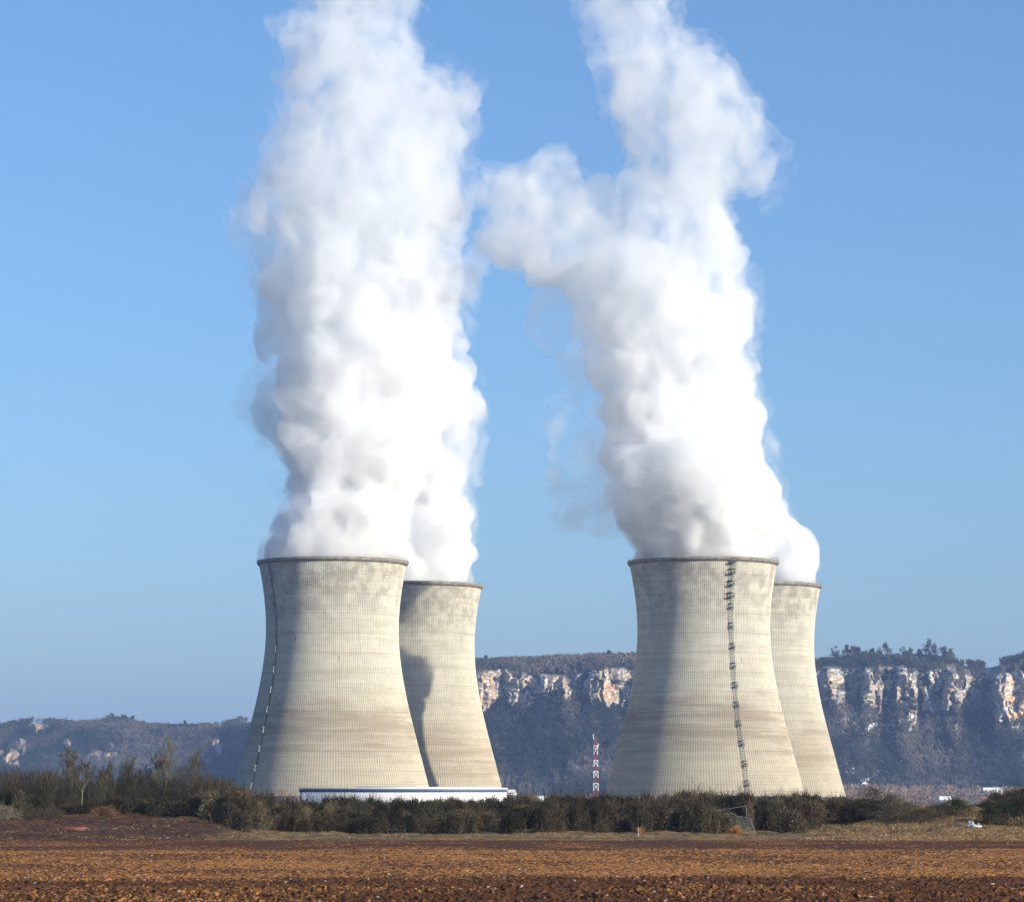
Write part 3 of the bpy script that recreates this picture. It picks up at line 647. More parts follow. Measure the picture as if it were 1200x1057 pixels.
ridge_y = 160 + 2.5 * fbm(FX/40, 0*FX, 7.0, 2); FZ = FZ + 0.16 * np.exp(-((FY - ridge_y)/1.2)**2)
straw = np.clip(0.62 - 0.52 * near - 0.55 * far + 0.32 * fbm(FX/6, FYj/14, 5.0, 4), 0, 1)
fleck = (rng.random(FX.shape) < straw * 0.75).astype(float) * rng.uniform(0.5, 1, FX.shape)
pale = (rng.random(FX.shape) < 0.004).astype(float)
nR2, nC2 = FX.shape; r, q = np.meshgrid(np.arange(nR2 - 1), np.arange(nC2 - 1), indexing='ij'); i0 = (r * nC2 + q).ravel()
me = np_mesh("field", np.stack([FX.ravel(), FYj.ravel(), FZ.ravel()], 1), np.stack([i0, i0 + 1, i0 + nC2 + 1, i0 + nC2], 1), False)
attr(me, "fleck", fleck.ravel()); attr(me, "pale", pale.ravel()); attr(me, "rnd", wn_.ravel())
m, t, b = new_mat("ploughed_soil")
c = mixc(t, A(t, "rnd"), (0.037, 0.016, 0.008), (0.120, 0.051, 0.021)); c = mixc(t, A(t, "fleck"), c, (0.45, 0.205, 0.062)); c = mixc(t, A(t, "pale"), c, (0.55, 0.48, 0.38))
t.links.new(c, b.inputs["Base Color"]); b.inputs["Roughness"].default_value = 0.95; b.inputs["Specular IOR Level"].default_value = 0.1
tag(link_mesh("field", me, m), "ploughed red brown field with straw coloured stubble", "field", None, "structure")
# bank
HB = [(-300,2.4),(0,2.4),(240,2.1),(320,1.0),(940,1.0),(1000,2.0),(1050,3.0),(1140,3.1),(1200,2.5),(1500,2.5)]
def bank_z(X, Y):
    px = 600 + X / np.maximum(Y, 1) * F; Hh = ip(px, HB); lo = np.where(px < 300, 331, 338 - 4*np.clip((px-1040)/60, 0, 1)); s = np.clip((Y - lo) / (378 - lo), 0, 1)
    back = 1 - np.clip((Y - 430) / 60, 0, 1); s = s * s * (3 - 2*s); s2 = np.clip((Y - 328) / 3, 0, 1)
    return -0.2 + (0.34 + 0.16 * fbm(X/5, Y/5, 1.0, 4)) * s2 * back + (Hh * s + 0.35 * s * fbm(X/9, Y/7, 9.0, 4)) * back
by = np.concatenate([np.arange(326, 392, 0.35), np.arange(392, 500, 2.0)]); bx = np.arange(-125, 125.1, 0.4)
BX, BY = np.meshgrid(bx, by); BZ = bank_z(BX, BY) + 0.16 * np.clip((BY - 331) / 3, 0, 1) * fbm(BX/1.6, BY/0.9, 2.0, 4, 0.65)
pxb = 600 + BX / BY * F
red = np.clip((300 - pxb) / 60 + 0.5*fbm(BX/4, BY/4, 3.0, 3), 0, 1); tan = np.clip(0.55 + 0.9 * fbm(BX/7, BY/2.5, 5.0, 4) + 0.4*np.clip((pxb - 930)/60, 0, 1), 0, 1) * (1 - red*0.85)
nR2, nC2 = BX.shape; r, q = np.meshgrid(np.arange(nR2 - 1), np.arange(nC2 - 1), indexing='ij'); i0 = (r * nC2 + q).ravel()
me = np_mesh("bank", np.stack([BX.ravel(), BY.ravel(), BZ.ravel()], 1), np.stack([i0, i0 + 1, i0 + nC2 + 1, i0 + nC2], 1), True)
attr(me, "red", red.ravel()); attr(me, "tan", tan.ravel())
m, t, b = new_mat("bank_soil"); nf = noise_tex(t, 1.1, 5, 0.75, None, (1, 1, 2.5))
c = mixc(t, ramp(t, nf, 0.35, 0.65), (0.055, 0.045, 0.022), (0.11, 0.085, 0.04)); c = mixc(t, A(t, "red"), c, mixc(t, ramp(t, nf, 0.4, 0.7), (0.030, 0.013, 0.007), (0.088, 0.038, 0.019)))
c = mixc(t, mth(t, 'MULTIPLY', A(t, "tan"), ramp(t, nf, 0.3, 0.6)), c, (0.21, 0.125, 0.055)); t.links.new(c, b.inputs["Base Color"]); b.inputs["Roughness"].default_value = 0.95
bump(t, b, nf, 0.7, 0.3)
tag(link_mesh("bank", me, m), "low earth bank at the field edge", "bank", None, "structure")
def bz(X, Y): return float(bank_z(np.array([X]), np.array([Y]))[0])
# dry grass on the bank
rg = np.random.default_rng(31); n = 90000
gy = rg.uniform(330, 381, n); gp = rg.uniform(-30, 1230, n); gx = (gp - 600) / F * gy
dens = np.clip(0.5 + fbm(gx/6, gy/3, 5.0, 4) + 0.5*np.clip((gp - 930)/60, 0, 1) - 0.55*np.clip((300 - gp)/60, 0, 1), 0.03, 1); k = rg.random(n) < dens
gx, gy, gp = gx[k], gy[k], gp[k]; n = len(gx); gz = bank_z(gx, gy); h = rg.uniform(0.06, 0.26, n) * (1 + 0.3*(gp > 940)); a = rg.uniform(0, 6.28, n); w = rg.uniform(0.02, 0.06, n)
B = np.stack([gx, gy, gz - 0.03], 1); S = np.stack([np.cos(a), np.sin(a), 0*a], 1) * w[:, None]; T = B + np.stack([rg.normal(0, .12, n), rg.normal(0, .12, n), h], 1)
me = np_mesh("dry_grass", np.stack([B - S, B + S, T], 1).reshape(-1, 3), np.arange(3*n).reshape(-1, 3)); attr(me, "tone", np.repeat(np.clip(rg.normal(0.5, 0.25, n) + 0.25*(gp > 940), 0, 1), 3))
M_GRASS = wood_mat("dry_grass", [(0.0, (0.06, 0.055, 0.025)), (0.4, (0.13, 0.085, 0.038)), (1.0, (0.36, 0.22, 0.095))])
tag(link_mesh("dry_grass", me, M_GRASS), "tufts of dry tan grass on the bank", "grass", None, "stuff")

# ---------------------------------------------------------------- the hedge
def spread_copies(items, protos, tones, seed):
    """merge transformed copies of shrub arrays; items: (x, y, z, scale, zscale)"""
    rg = np.random.default_rng(seed); Vs, Fs, Tn, n = [], [], [], 0
    for (x, y, z, s, sz, tn) in items:
        Vp, Fp = protos[rg.integers(len(protos))]; a = rg.uniform(0, 6.28); ca, sa = math.cos(a), math.sin(a)
        Q = Vp * [s, s, sz]; Q = np.stack([Q[:,0]*ca - Q[:,1]*sa + x, Q[:,0]*sa + Q[:,1]*ca + y, Q[:,2] + z], 1)
        Vs.append(Q); Fs.append(Fp + n); n += len(Q); Tn.append(np.repeat(np.clip(tn + rg.normal(0, 0.16, len(Fp)), 0, 1), 3))
    return np.vstack(Vs), np.vstack(Fs), np.concatenate(Tn)
SP = [shrub_arrays(k, 1.0, 1.0, 1.0, 3000, 0.018, 0.26, 0.22) for k in range(5)]
M_HEDGE = wood_mat("hedge_twigs", [(0.0, (0.010, 0.012, 0.007)), (0.35, (0.026, 0.026, 0.016)), (0.7, (0.064, 0.054, 0.032)), (1.0, (0.16, 0.13, 0.08))])
TOP = [(-60,915),(0,920),(40,928),(110,934),(150,932),(225,930),(262,920),(285,925),(310,932),(340,937),(352,938),(420,936),(500,938),(590,936),(604,935),(680,932),(740,934),(800,930),(900,932),(948,930),(965,935),(990,935),(1000,936),(1040,936),(1052,950),(1065,962),(1110,965),(1128,958),(1142,942),(1160,932),(1200,922),(1260,920)]
rg = np.random.default_rng(77); items = []
for row, (yy, drop, sc) in enumerate([(388, 0.0, 1.0), (383, 0.15, 1.0), (377, 0.45, 0.95), (370, 0.9, 0.85), (363, 1.4, 0.8), (356, 1.9, 0.7)]):
    x = -70.0
    while x < 70:
        X = x + rg.uniform(-0.4, 0.4); Yy = yy + rg.uniform(-1.6, 1.6); px = 600 + X/Yy*F; z = bz(X, Yy)
        top = at(px, float(ip(px, TOP)), Yy).z; h = top - z - 0.15 - drop * rg.uniform(0.7, 1.2) + rg.uniform(-0.6, 0.35)
        gap = (px < 270 and row > 2) or (px > 955 and row > 3) or (row == 5 and rg.random() < 0.4)
        if h > 0.4 and not gap:
            items.append((X, Yy, z - 0.1, rg.uniform(1.0, 2.3) * sc, h, 0.36 + 0.10*math.sin(X*0.35 + row) + rg.normal(0, 0.20) + 0.03*row))
        x += 1.1 * rg.uniform(0.7, 1.3)
Vt, Fc, tn = spread_copies(items, SP, None, 3)
ns = 2800; ii = rg.integers(len(items), size=ns); it = np.array(items)[ii]; ox = rg.normal(0, 0.8, ns); oy = -np.abs(rg.normal(0, 0.6, ns)) - 0.3; lh = it[:, 4] * rg.uniform(0.4, 1.06, ns)
B = np.stack([it[:,0] + ox, it[:,1] + oy, it[:,2] + 0*ox], 1); lx = rg.normal(0, 0.5, ns) + 0.2 * ox; T = B + np.stack([lx, rg.normal(0, .2, ns), lh], 1); S = np.stack([np.ones(ns), 0*ox, 0*ox], 1) * rg.uniform(0.012, 0.035, ns)[:, None]
V2 = np.stack([B - S, B + S, T], 1).reshape(-1, 3); Fc = np.vstack([Fc, np.arange(3*ns).reshape(-1, 3) + len(Vt)]); Vt = np.vstack([Vt, V2]); tn = np.concatenate([tn, np.repeat(np.clip(rg.normal(0.72, 0.2, ns), 0, 1), 3)])
me = np_mesh("hedgerow", Vt, Fc); attr(me, "tone", tn)
cc_ = np.empty(len(me.vertices)*3, np.float32); me.vertices.foreach_get("co", cc_); cc_ = cc_.reshape(-1, 3)
attr(me, "brown", np.clip(0.5 + 1.3 * fbm(cc_[:,0]/7, cc_[:,1]/4, cc_[:,2]/5, 3) + 0.35 * np.exp(-((cc_[:,0] - 22)/7)**2), 0, 1))
nt = M_HEDGE.node_tree; bs = nt.nodes["Principled BSDF"]; srcs = bs.inputs["Base Color"].links[0].from_socket
nt.links.new(mixc(nt, mth(nt, 'MULTIPLY', A(nt, "brown"), 0.6), srcs, mixc(nt, A(nt, "tone"), (0.018, 0.014, 0.008), (0.15, 0.105, 0.06))), bs.inputs["Base Color"])
hedge_me = me
# the airy thicket of whips behind the bare bank on the left
rq = np.random.default_rng(4); n = 400; tp = np.concatenate([rq.uniform(-25, 268, 310), rq.uniform(-25, 130, 90)]); ty = rq.uniform(379, 402, n); tX = (tp - 600)/F*ty; tz = bank_z(tX, ty)
tt = ip(tp, [(-30,893),(20,900),(60,896),(85,905),(110,908),(150,900),(200,905),(235,900),(262,908),(300,925)]); tH = np.array([max(1.0, at(p_, q_ + 4, y_).z - z_) for p_, q_, y_, z_ in zip(tp, tt, ty, tz)]) * rq.uniform(0.35, 1.12, n)
Va, Fa, ta = brush(np.stack([tX, ty, tz - 0.1], 1), tH, tH * rq.uniform(0.28, 0.50, n), rq.uniform(0.2, 0.95, n), 170, 9, 0.007, 0.42)
me = np_mesh("thicket", Va, Fa); attr(me, "tone", ta)
tag(link_mesh("thicket", me, wood_mat("thicket_twigs", [(0.0, (0.014, 0.015, 0.011)), (0.5, (0.034, 0.031, 0.022)), (1.0, (0.080, 0.066, 0.045))])), "airy thicket of thin bare whips behind the left bank", "thicket", None, "stuff")
me = hedge_me
tag(link_mesh("hedgerow", me, M_HEDGE), "dense dark bramble and thorn hedgerow along the field", "hedgerow", None, "stuff")

# ---------------------------------------------------------------- single trees and shrubs
def plant_tree(px, top, Y, seed, label, group=None, stems=1, spread=0.6, twig=1.0, first=0.3, mats=None, kind="bare_tree", cat="bare tree", lean=0.0, base=None, wmul=1.0, levels=3):
    X = (px - 600) / F * Y; z = bz(X, Y) if base is None else base; h = at(px, top, Y).z - z
    mb, (tv, tf) = grow(seed, h, spread, stems, lean, twig, first, levels, wmul)
    root = empty(kind, (X, Y, z)); tag(root, label, cat, group)
    ml, mt = mats or (M_BARK, M_TWIG)
    mb.build("trunk", ml, root, smooth=True); link_mesh("crown", np_mesh("crown", tv, tf), mt, root)
    return root
GT = "bare trees and saplings along the hedge"
TREES = [
 (8, 892, 383, 101, "olive bare tree at the far left edge above the tan shrub", 3, .7, 1.2, .2, None),
 (42, 898, 384, 102, "wide bushy bare tree left of the pale-trunked one, with a domed crown", 5, .8, 1.4, .2, None),
 (72, 905, 386, 103, "low leaning bare tree between the domed one and the pale trunk", 3, .7, 1.0, .2, None),
 (85, 878, 385, 104, "tall dark bare tree just left of the pale trunk, with a fine twiggy top", 1, .5, 1.4, .3, None),
 (99, 893, 376, 105, "slim tree with a straight pale yellowish trunk", 1, .42, .8, .45, (M_PALEBARK, M_TWIG)),
 (118, 902, 386, 106, "thin dark sapling right of the pale trunk", 1, .5, .9, .3, None),
 (134, 896, 388, 107, "slender bare tree midway between the pale trunk and the two house-like pale rocks", 1, .5, 1.0, .35, None),
 (148, 890, 386, 108, "pole-like bare tree under the rounded hilltop", 1, .38, .9, .35, None),
 (163, 899, 385, 109, "short bare tree among poles, right of the rounded hilltop", 1, .5, 1.0, .3, None),
 (179, 886, 387, 110, "bare tree with a narrow fan crown left of the tallest pale-topped tree", 1, .5, 1.1, .35, None),
 (194, 874, 384, 111, "tallest bare tree, leaning slightly, with a pale tuft at its top", 1, .36, 1.3, .50, (M_BARK, M_PALETWIG)),
 (210, 899, 388, 112, "thin sapling in front of the small pale rocks", 1, .45, .7, .3, None),
 (226, 884, 385, 113, "tall bare tree right of the small pale rocks with an airy upright crown", 1, .48, 1.3, .35, None),
 (243, 898, 387, 114, "bare tree with spreading crown between the airy tree and the shaded tower", 2, .6, 1.1, .3, None),
 (262, 909, 384, 115, "rounded reddish bare shrub-tree left of the shaded tower foot", 5, .75, 1.3, .2, (M_BARK, M_REDTWIG)),
 (283, 920, 383, 116, "low red-twigged bush at the shaded tower foot", 5, .8, 1.2, .2, (M_BARK, M_REDTWIG)),
 (342, 921, 383, 117, "fan-shaped reddish brown bush left of the white building", 6, .7, 1.3, .15, (M_BARK, M_REDTWIG)),
 (310, 926, 384, 118, "small brown bush between the shaded tower foot and the white building", 4, .7, 1.0, .2, None),
 (803, 911, 384, 119, "bare spindly tree with grey twigs in front of the middle of the right front tower", 3, .6, 1.0, .25, (M_BARK, M_PALETWIG)),
 (832, 914, 385, 120, "bare spreading grey-twigged tree left of the dark ladder", 4, .7, 1.2, .25, (M_BARK, M_PALETWIG)),
 (856, 922, 386, 121, "small rounded bare bush below the foot of the dark ladder", 4, .7, 1.1, .25, None),
 (690, 944, 368, 122, "pale leafless sapling standing against the hedge near the mast", 2, .5, .8, .3, (M_PALEBARK, M_PALETWIG)),
 (1178, 946, 366, 123, "pale branching dead sapling in front of the dark shrubs at the far right", 3, .6, .8, .2, (M_PALEBARK, M_PALETWIG)),
 (1160, 925, 386, 124, "dark bare bush on the right, left of the highest right-hand shrubs", 5, .7, 1.3, .2, None),
 (1190, 914, 387, 125, "tall reddish-topped bare bush at the right edge", 5, .6, 1.4, .2, (M_BARK, M_REDTWIG)),
 (990, 932, 385, 126, "greyish bush at the foot of the rear right tower", 5, .8, 1.1, .2, (M_BARK, M_PALETWIG)),
 (928, 948, 369, 127, "pale thin sapling against the hedge below the joint of the two right towers", 2, .4, .6, .3, (M_PALEBARK, M_PALETWIG)),
]
for (px, top, Y, sd, lb, st, spd, tw, fi, mt) in [
 (-8, 900, 386, 140, "bare tree cut off by the left edge of the photo", 3, .6, 1.2, .2, None), (22, 901, 387, 141, "thin bare tree between the left edge tree and the domed one", 2, .5, 1.1, .25, None),
 (56, 900, 384, 142, "upright bare tree just right of the domed one", 2, .5, 1.2, .2, None), (108, 905, 388, 143, "low bare tree close behind the pale trunk on its right", 3, .6, 1.2, .2, None),
 (126, 899, 384, 144, "straight sapling under the left slope of the rounded hilltop", 1, .4, 1.1, .25, None), (141, 903, 385, 145, "short bushy bare tree under the crest of the rounded hilltop", 3, .6, 1.2, .2, None),
 (155, 897, 388, 146, "second pole-like bare tree under the rounded hilltop, on its right slope", 1, .4, 1.1, .25, None), (171, 903, 386, 147, "low brown bare tree left of the narrow fan crown", 3, .6, 1.2, .2, None),
 (187, 897, 386, 148, "bare sapling close against the left of the tallest tree", 2, .45, 1.2, .25, None), (202, 903, 385, 149, "thin bare tree close against the right of the tallest tree", 2, .5, 1.2, .25, None),
 (218, 903, 386, 150, "low bushy bare tree hiding the small pale rocks in part", 3, .55, 1.2, .2, None), (235, 899, 385, 151, "forked bare tree just right of the airy upright one", 2, .5, 1.2, .25, None),
 (252, 903, 386, 152, "bushy bare tree left of the reddish shrub-tree", 3, .6, 1.3, .2, None), (272, 914, 386, 153, "dark bushy bare tree between the two reddish bushes", 4, .65, 1.3, .2, None)] + TREES:
    plant_tree(px, top, Y, sd, lb, GT, st, spd * (1.25 if px < 300 else 1), tw, fi * (0.55 if px < 300 and sd != 105 else 1), mt)
# the sapling that kept its orange leaves
X = (747 - 600) / F * 347; z = bz(X, 347.0); root = empty("leafy_sapling", (X, 347, z)); tag(root, "small white-stemmed sapling with orange dead leaves at the field edge", "sapling", GT)
mb = MB(); hh = at(747, 969, 347).z - z; mb.bar((0,0,-.2), (-0.02,0,hh*.55), .06, .045, 6); mb.bar((-.02,0,hh*.55), (0.03,0,hh*.98), .045, .015, 6)
for k in range(9): zz = hh*(.3+.07*k); mb.bar((0,0,zz), (.28*math.cos(k*2.4)+.1, .28*math.sin(k*2.4), zz+.3), .016, .006, 3)
mb.build("trunk", simple("white_bark", (0.62,0.58,0.5), 0.8), root)
r2 = np.random.default_rng(5); n = 420; B = np.stack([r2.normal(.22,.24,n), r2.normal(0,.25,n), hh*r2.uniform(.28,.97,n)], 1); a = r2.normal(0,1,(n,3)); b_ = r2.normal(0,1,(n,3))
link_mesh("crown", np_mesh("crown", np.stack([B, B+.045*a, B+.045*b_], 1).reshape(-1,3), np.arange(3*n).reshape(-1,3)), M_ORANGE, root)
# individual shrubs standing clear of the hedge
def shrub(px, foot_y, rx, h, seed, label, mat, leafy=0.3, n=3000, w=0.03, grp="shrubs standing out of the hedge"):
    Y = foot_y; X = (px - 600) / F * Y; z = bz(X, Y); root = empty("shrub", (X, Y, z)); tag(root, label, "shrub", grp)
    Vv, Ff = shrub_arrays(seed, h, rx, rx*0.8, n, w, 0.42, leafy); link_mesh("foliage", np_mesh("foliage", Vv, Ff), mat, root)
    mb = MB(); r3 = np.random.default_rng(seed)
    for k in range(14):
        th = r3.uniform(0, 6.28); q = np.array([math.cos(th), math.sin(th), 0]); mb.bar(q*.15, q*rx*.5 + [0,0,h*.6], .03, .012, 3)
    mb.build("stems", M_BARK, root)
SH = [
 (6, 362, 1.9, 1.5, 201, "tan rounded shrub on the bank at the left edge", M_PALETWIG, .1), (28, 368, 1.8, 1.5, 202, "greenish low shrub beside the tan one at the left", M_TWIG, .3),
 (60, 366, 2.0, 1.1, 203, "flat brown shrub below the domed bare tree", M_TWIG, .2), (125, 366, 1.9, 1.3, 204, "low reddish shrub right of the pale trunk on the bare bank", M_REDTWIG, .1),
 (275, 364, 2.2, 2.4, 205, "dark rounded shrub where the bare bank meets the hedge", M_IVY, .5), (262, 371, 2.0, 2.6, 206, "very dark ivy covered shrub below the reddish shrub-tree", M_IVY, .6),
 (640, 374, 1.7, 3.0, 207, "nearly black ivy mass in the hedge left of the mast", M_IVY, .6), (772, 364, 2.2, 2.4, 208, "dark green evergreen shrub right of the orange-leaved sapling", M_IVY, .6),
 (810, 362, 1.3, 1.5, 209, "small dark evergreen shrub with a stub of pale trunk above it", M_IVY, .6), (832, 360, 1.5, 1.2, 210, "brown leafy low shrub left of the bent wire frame", M_REDTWIG, .4),
 (853, 360, 1.0, 1.6, 211, "dark green shrub under the bent wire frame", M_IVY, .6), (861, 352, .6, .55, 212, "small red leafy bush at the foot of the wire frame", M_ORANGE, .8),
 (905, 372, 2.6, 3.0, 213, "broad dark shrub below the right front tower's lower right edge", M_TWIG, .4), (1020, 368, 3.0, 3.5, 214, "large smooth domed dark shrub right of the rear right tower", M_IVY, .3),
 (1042, 366, 2.0, 2.4, 215, "sloping dark shrub on the right flank of the large domed one", M_TWIG, .3), (1060, 362, 2.6, 2.0, 221, "brown grey shrub sloping down into the gap of the hedge", M_TWIG, .2), (1098, 362, 2.4, 1.5, 222, "low olive shrub at the right side of the gap in the hedge", M_TWIG, .2), (1117, 364, 2.0, 1.8, 223, "dark low shrub just left of the white plastic heap", M_IVY, .3), (1078, 358, 2.6, 1.4, 216, "low thin grey brown shrub in the gap of the hedge", M_TWIG, .1),
 (1156, 354, 1.6, 2.2, 217, "dark ivy shrub directly behind the white plastic heap", M_IVY, .5), (1172, 356, 2.2, 2.9, 218, "dark shrub behind the dead sapling at the right", M_IVY, .4), (1201, 355, 2.4, 3.3, 219, "dark tall shrub cut by the right edge of the photo", M_IVY, .4),
]
for s in SH: shrub(*s[:7], leafy=s[7])
# bent wire frame
z0 = lambda px, py, Y=356: tuple(at(px, py, Y))
root = empty("wire_frame", (at(860, 978, 356).x, 356, bz(at(860,978,356).x, 356))); tag(root, "bent pale wire frame with a sagging net leaning on the hedge below the ladder tower", "wire frame")
o_ = np.array(root.location); mb = MB()
for a, b_ in [((838,950),(874.5,944)),((874.5,944),(875,957)),((838,950),(840,961)),((847,957),(853,952.5)),((853,952.5),(861,969)),((856,952),(864,956)),((864,956),(880,958.5)),((880,958.5),(881,966)),((880,958.5),(886,979)),((861,969),(864,980)),((840,961),(842,979))]:
    mb.bar(np.array(z0(*a)) - o_, np.array(z0(*b_)) - o_, 0.022, k=4)
mb.build("frame", simple("weathered_wire", (0.22, 0.24, 0.23), 0.6), root)
mb = MB(); r3 = np.random.default_rng(8)
for i in range(26):
    f = i / 25
    a = np.array(z0(862 + 18*f, 957 + 1.5*f, 356.3)) - o_; c = np.array(z0(865 + 21*f, 980, 356.0)) - o_; mb.bar(a, c, 0.008, k=3)
    a = np.array(z0(861 + 3*f, 956 + 24*f, 356.2)) - o_; c = np.array(z0(880 + 6*f, 958.5 + 21*f, 356.1)) - o_; mb.bar(a, c, 0.008, k=3)
mb.build("net", simple("grey_net", (0.16, 0.19, 0.17), 0.8), root)
# crumpled white plastic heap on the right
X, Y = at(1141, 966, 350).x, 350.0; z = bz(X, Y); I_V, I_F = ico(3)
hv, hf, k0 = [], [], 0
for (dx, dz, rx, rz, sd) in [(-.35,.15,.26,.20,1),(.0,.12,.34,.16,2),(.42,.10,.24,.14,3),(-.42,.48,.12,.22,4),(-.15,.55,.10,.12,5),(.72,.12,.12,.12,6),(.55,.36,.08,.10,7),(-.05,.34,.12,.10,8)]:
    q = I_V * [rx, rx*.8, rz] * (1 + 0.65 * fbm(I_V[:,0]*2.6 + sd, I_V[:,1]*2.6, I_V[:,2]*2.6 + sd*3, 4))[:, None] + [dx, 0.1*math.sin(sd*2.), dz]
    hv.append(q); hf.append(I_F + k0); k0 += len(q)
o = link_mesh("plastic_heap", np_mesh("plastic_heap", np.vstack(hv), np.vstack(hf)), simple("white_plastic", (0.55, 0.58, 0.62), 0.5, 0.35, 5.0), None, (X, Y, z + 0.05))
tag(o, "crumpled heap of white plastic sheeting on the dry bank at the right", "plastic heap")
# stones, sticks and litter on the left bank
M_STICK = simple("dead_sticks", (0.36, 0.26, 0.16), 0.9)
for k, (px, py, L, a, lb) in enumerate([(135, 973, 1.8, 0.05, "long pale broken branch lying on the bare bank under the slender trees"), (252, 968, 1.5, 1.9, "pale forked dead branch sticking up at the right end of the bare bank"), (197, 985, 1.6, 0.03, "pale flat branch at the foot of the bare bank near the field")]):
    Y = 331 + (985 - py) * 1.55 + 2; X = (px - 600)/F*Y; z = bz(X, Y); mb = MB(); q = np.array([0, 0, .05])
    for i in range(5):
        d = np.array([math.cos(a), .2*math.sin(i*2.), math.sin(a)]) * L/5; d[2] += .03*math.cos(i*3.); mb.bar(q, q+d, .045-.006*i, .04-.006*i, 5)
        if i in (1, 3): mb.bar(q+d, q+d+[.2, .1, .28], .02, .008, 3)
        q = q + d
    tag(mb.build("fallen_branch", M_STICK, None, (X, Y, z)), lb, "fallen branch", "dead branches on the bare bank")
M_REDSOIL = simple("red_clay", (0.20, 0.075, 0.045), 0.9, 0.3, 3.0)
Y = 350.0; X = at(88, 968, Y).x; Q = ico(3)[0]; Q = Q * [1.35, .7, .28] * (1 + .3*fbm(Q[:,0]*2, Q[:,1]*2, Q[:,2]*2, 4))[:, None]
tag(link_mesh("clay_mound", np_mesh("clay_mound", Q, ico(3)[1]), M_REDSOIL, None, (X, Y, bz(X, Y) + .1)), "low mound of bright red clay below the pale-trunked tree", "clay mound")
mb = MB(); r4 = np.random.default_rng(12); SV, SF = ico(1)
for i in range(110):
    Y = r4.uniform(331, 368); px = r4.choice([r4.uniform(60, 330), r4.uniform(0, 1200)]); X = (px-600)/F*Y; s = r4.uniform(.02, .07)
    mb.add(SV * [s*1.3, s, s*.8] * r4.uniform(.75, 1.25, (len(SV), 1)) + [X, Y, bz(X, Y) + s*.3], SF)
tag(mb.build("rubble", simple("pale_stone", (0.50, 0.44, 0.36), 0.9)), "scattered small pale stones on the bank", "rubble", None, "stuff")

# ---------------------------------------------------------------- the white building
Y = 1290.0; xl, xr = at(358.5, 925, Y).x, at(594, 925, Y).x; zt_ = at(500, 922.2, Y).z; W = xr - xl
root = empty("industrial_shed", ((xl+xr)/2, Y + 17, 0)); tag(root, "long low white building with a navy roof edge in front of the left towers", "industrial building")
M_WHITE = simple("white_cladding", (0.80, 0.80, 0.79), 0.5, 0.04, 0.05); M_NAVY = simple("navy_trim", (0.06, 0.10, 0.19), 0.5, 0.1); M_SHADEC = simple("shaded_cladding", (0.16, 0.19, 0.25), 0.6, 0.1)
mb = MB(); h = zt_ - 1.9; mb.box((0, 0, h/2), (W, 34, h)); wall = mb.build("wall", M_WHITE, root)
mb = MB()
for k in range(int(W/1.1)): mb.box((-W/2 + 0.55 + k*1.1, -17.02, h/2), (0.08, 0.05, h))
mb.build("cladding_rib", simple("rib_white", (0.70,0.70,0.70), 0.5), wall)["kind"] = "stuff"
mb = MB(); mb.box((-W/2 - 1.25, 0, h/2), (2.4, 33.9, h)); mb.build("shaded_end", M_SHADEC, root)  # grey strip standing in for the white wall's shaded end
mb = MB(); mb.box((-1.3, 0, h + 0.55), (W + 2.9, 34.6, 1.1)); mb.build("roof_trim", M_NAVY, root)
mb = MB(); mb.box((-1.3, 0, h + 1.4), (W + 3.1, 34.9, 0.55)); mb.box((W*0.1, 4, h + 1.85), (W*0.7, 20, 0.35)); mb.build("roof", M_WHITE, root)
mb = MB()
for k in range(1): mb.bar((W/2 + 0.2, -8, h + 0.25), (W/2 + 3.6, -8, h + 0.25), 0.75, k=12); mb.bar((W/2 + 3.0, -8, h + .2), (W/2 + 3.6, -8, h - 1.3), 0.6, k=10); mb.box((W/2 + 2, -8, h - 1.0), (3.6, 1.4, 0.35))
mb.build("vent_duct", M_PALE, root)

# ---------------------------------------------------------------- lattice mast
Y = 2100.0; c = at(698.3, 930, Y); top = at(698.3, 865, Y).z; root = empty("lattice_mast", (c.x, Y, 0)); tag(root, "red and white banded lattice mast standing between the two pairs of towers", "lattice mast")
M_RED = simple("mast_red", (0.36, 0.07, 0.07), 0.6); M_MW = simple("mast_white", (0.88, 0.88, 0.88), 0.6, .05); M_MP = simple("mast_hazed_red", (0.30, 0.08, 0.09), 0.6)  # duller red of most bands carries the distance haze in its colour
cuts = [-2] + [at(698, y, Y).z for y in (926, 917.5, 911, 903.5, 898, 890.5, 884, 873.5, 865)]
for k in range(len(cuts) - 1):
    z0_, z1_ = cuts[k], cuts[k+1]; white = k % 2 == 1; mb = MB(); wz = lambda z: 1.75 - 0.65 * z / top
    nseg = 1 if k else 4
    for s in range(nseg):
        a, b_ = z0_ + (z1_-z0_)*s/nseg, z0_ + (z1_-z0_)*(s+1)/nseg; wa, wb = wz(a), wz(b_); rr = 0.17
        C0 = [(-wa,-wa,a),(wa,-wa,a),(wa,wa,a),(-wa,wa,a)]; C1 = [(-wb,-wb,b_),(wb,-wb,b_),(wb,wb,b_),(-wb,wb,b_)]
        for i in range(4):
            j = (i+1) % 4; mb.bar(C0[i], C1[i], rr); mb.bar(C0[i], C1[j], .14); mb.bar(C0[j], C1[i], .14); mb.bar(C1[i], C1[j], .2)
    sec = mb.build("mast_section", M_MW if white else (M_RED if k == 6 else M_MP), root); sec["label"] = "white lattice section" if white else "red lattice section"
mb = MB(); mb.bar((-1.2,-1.2,top-1), (-1.9,-1.2,top+2.6), .22); mb.build("antenna", M_MW, root); mb = MB(); mb.bar((1.1,-1,top-6), (1.9,-1.4,top-3.5), .3); mb.build("antenna", M_MW, root)
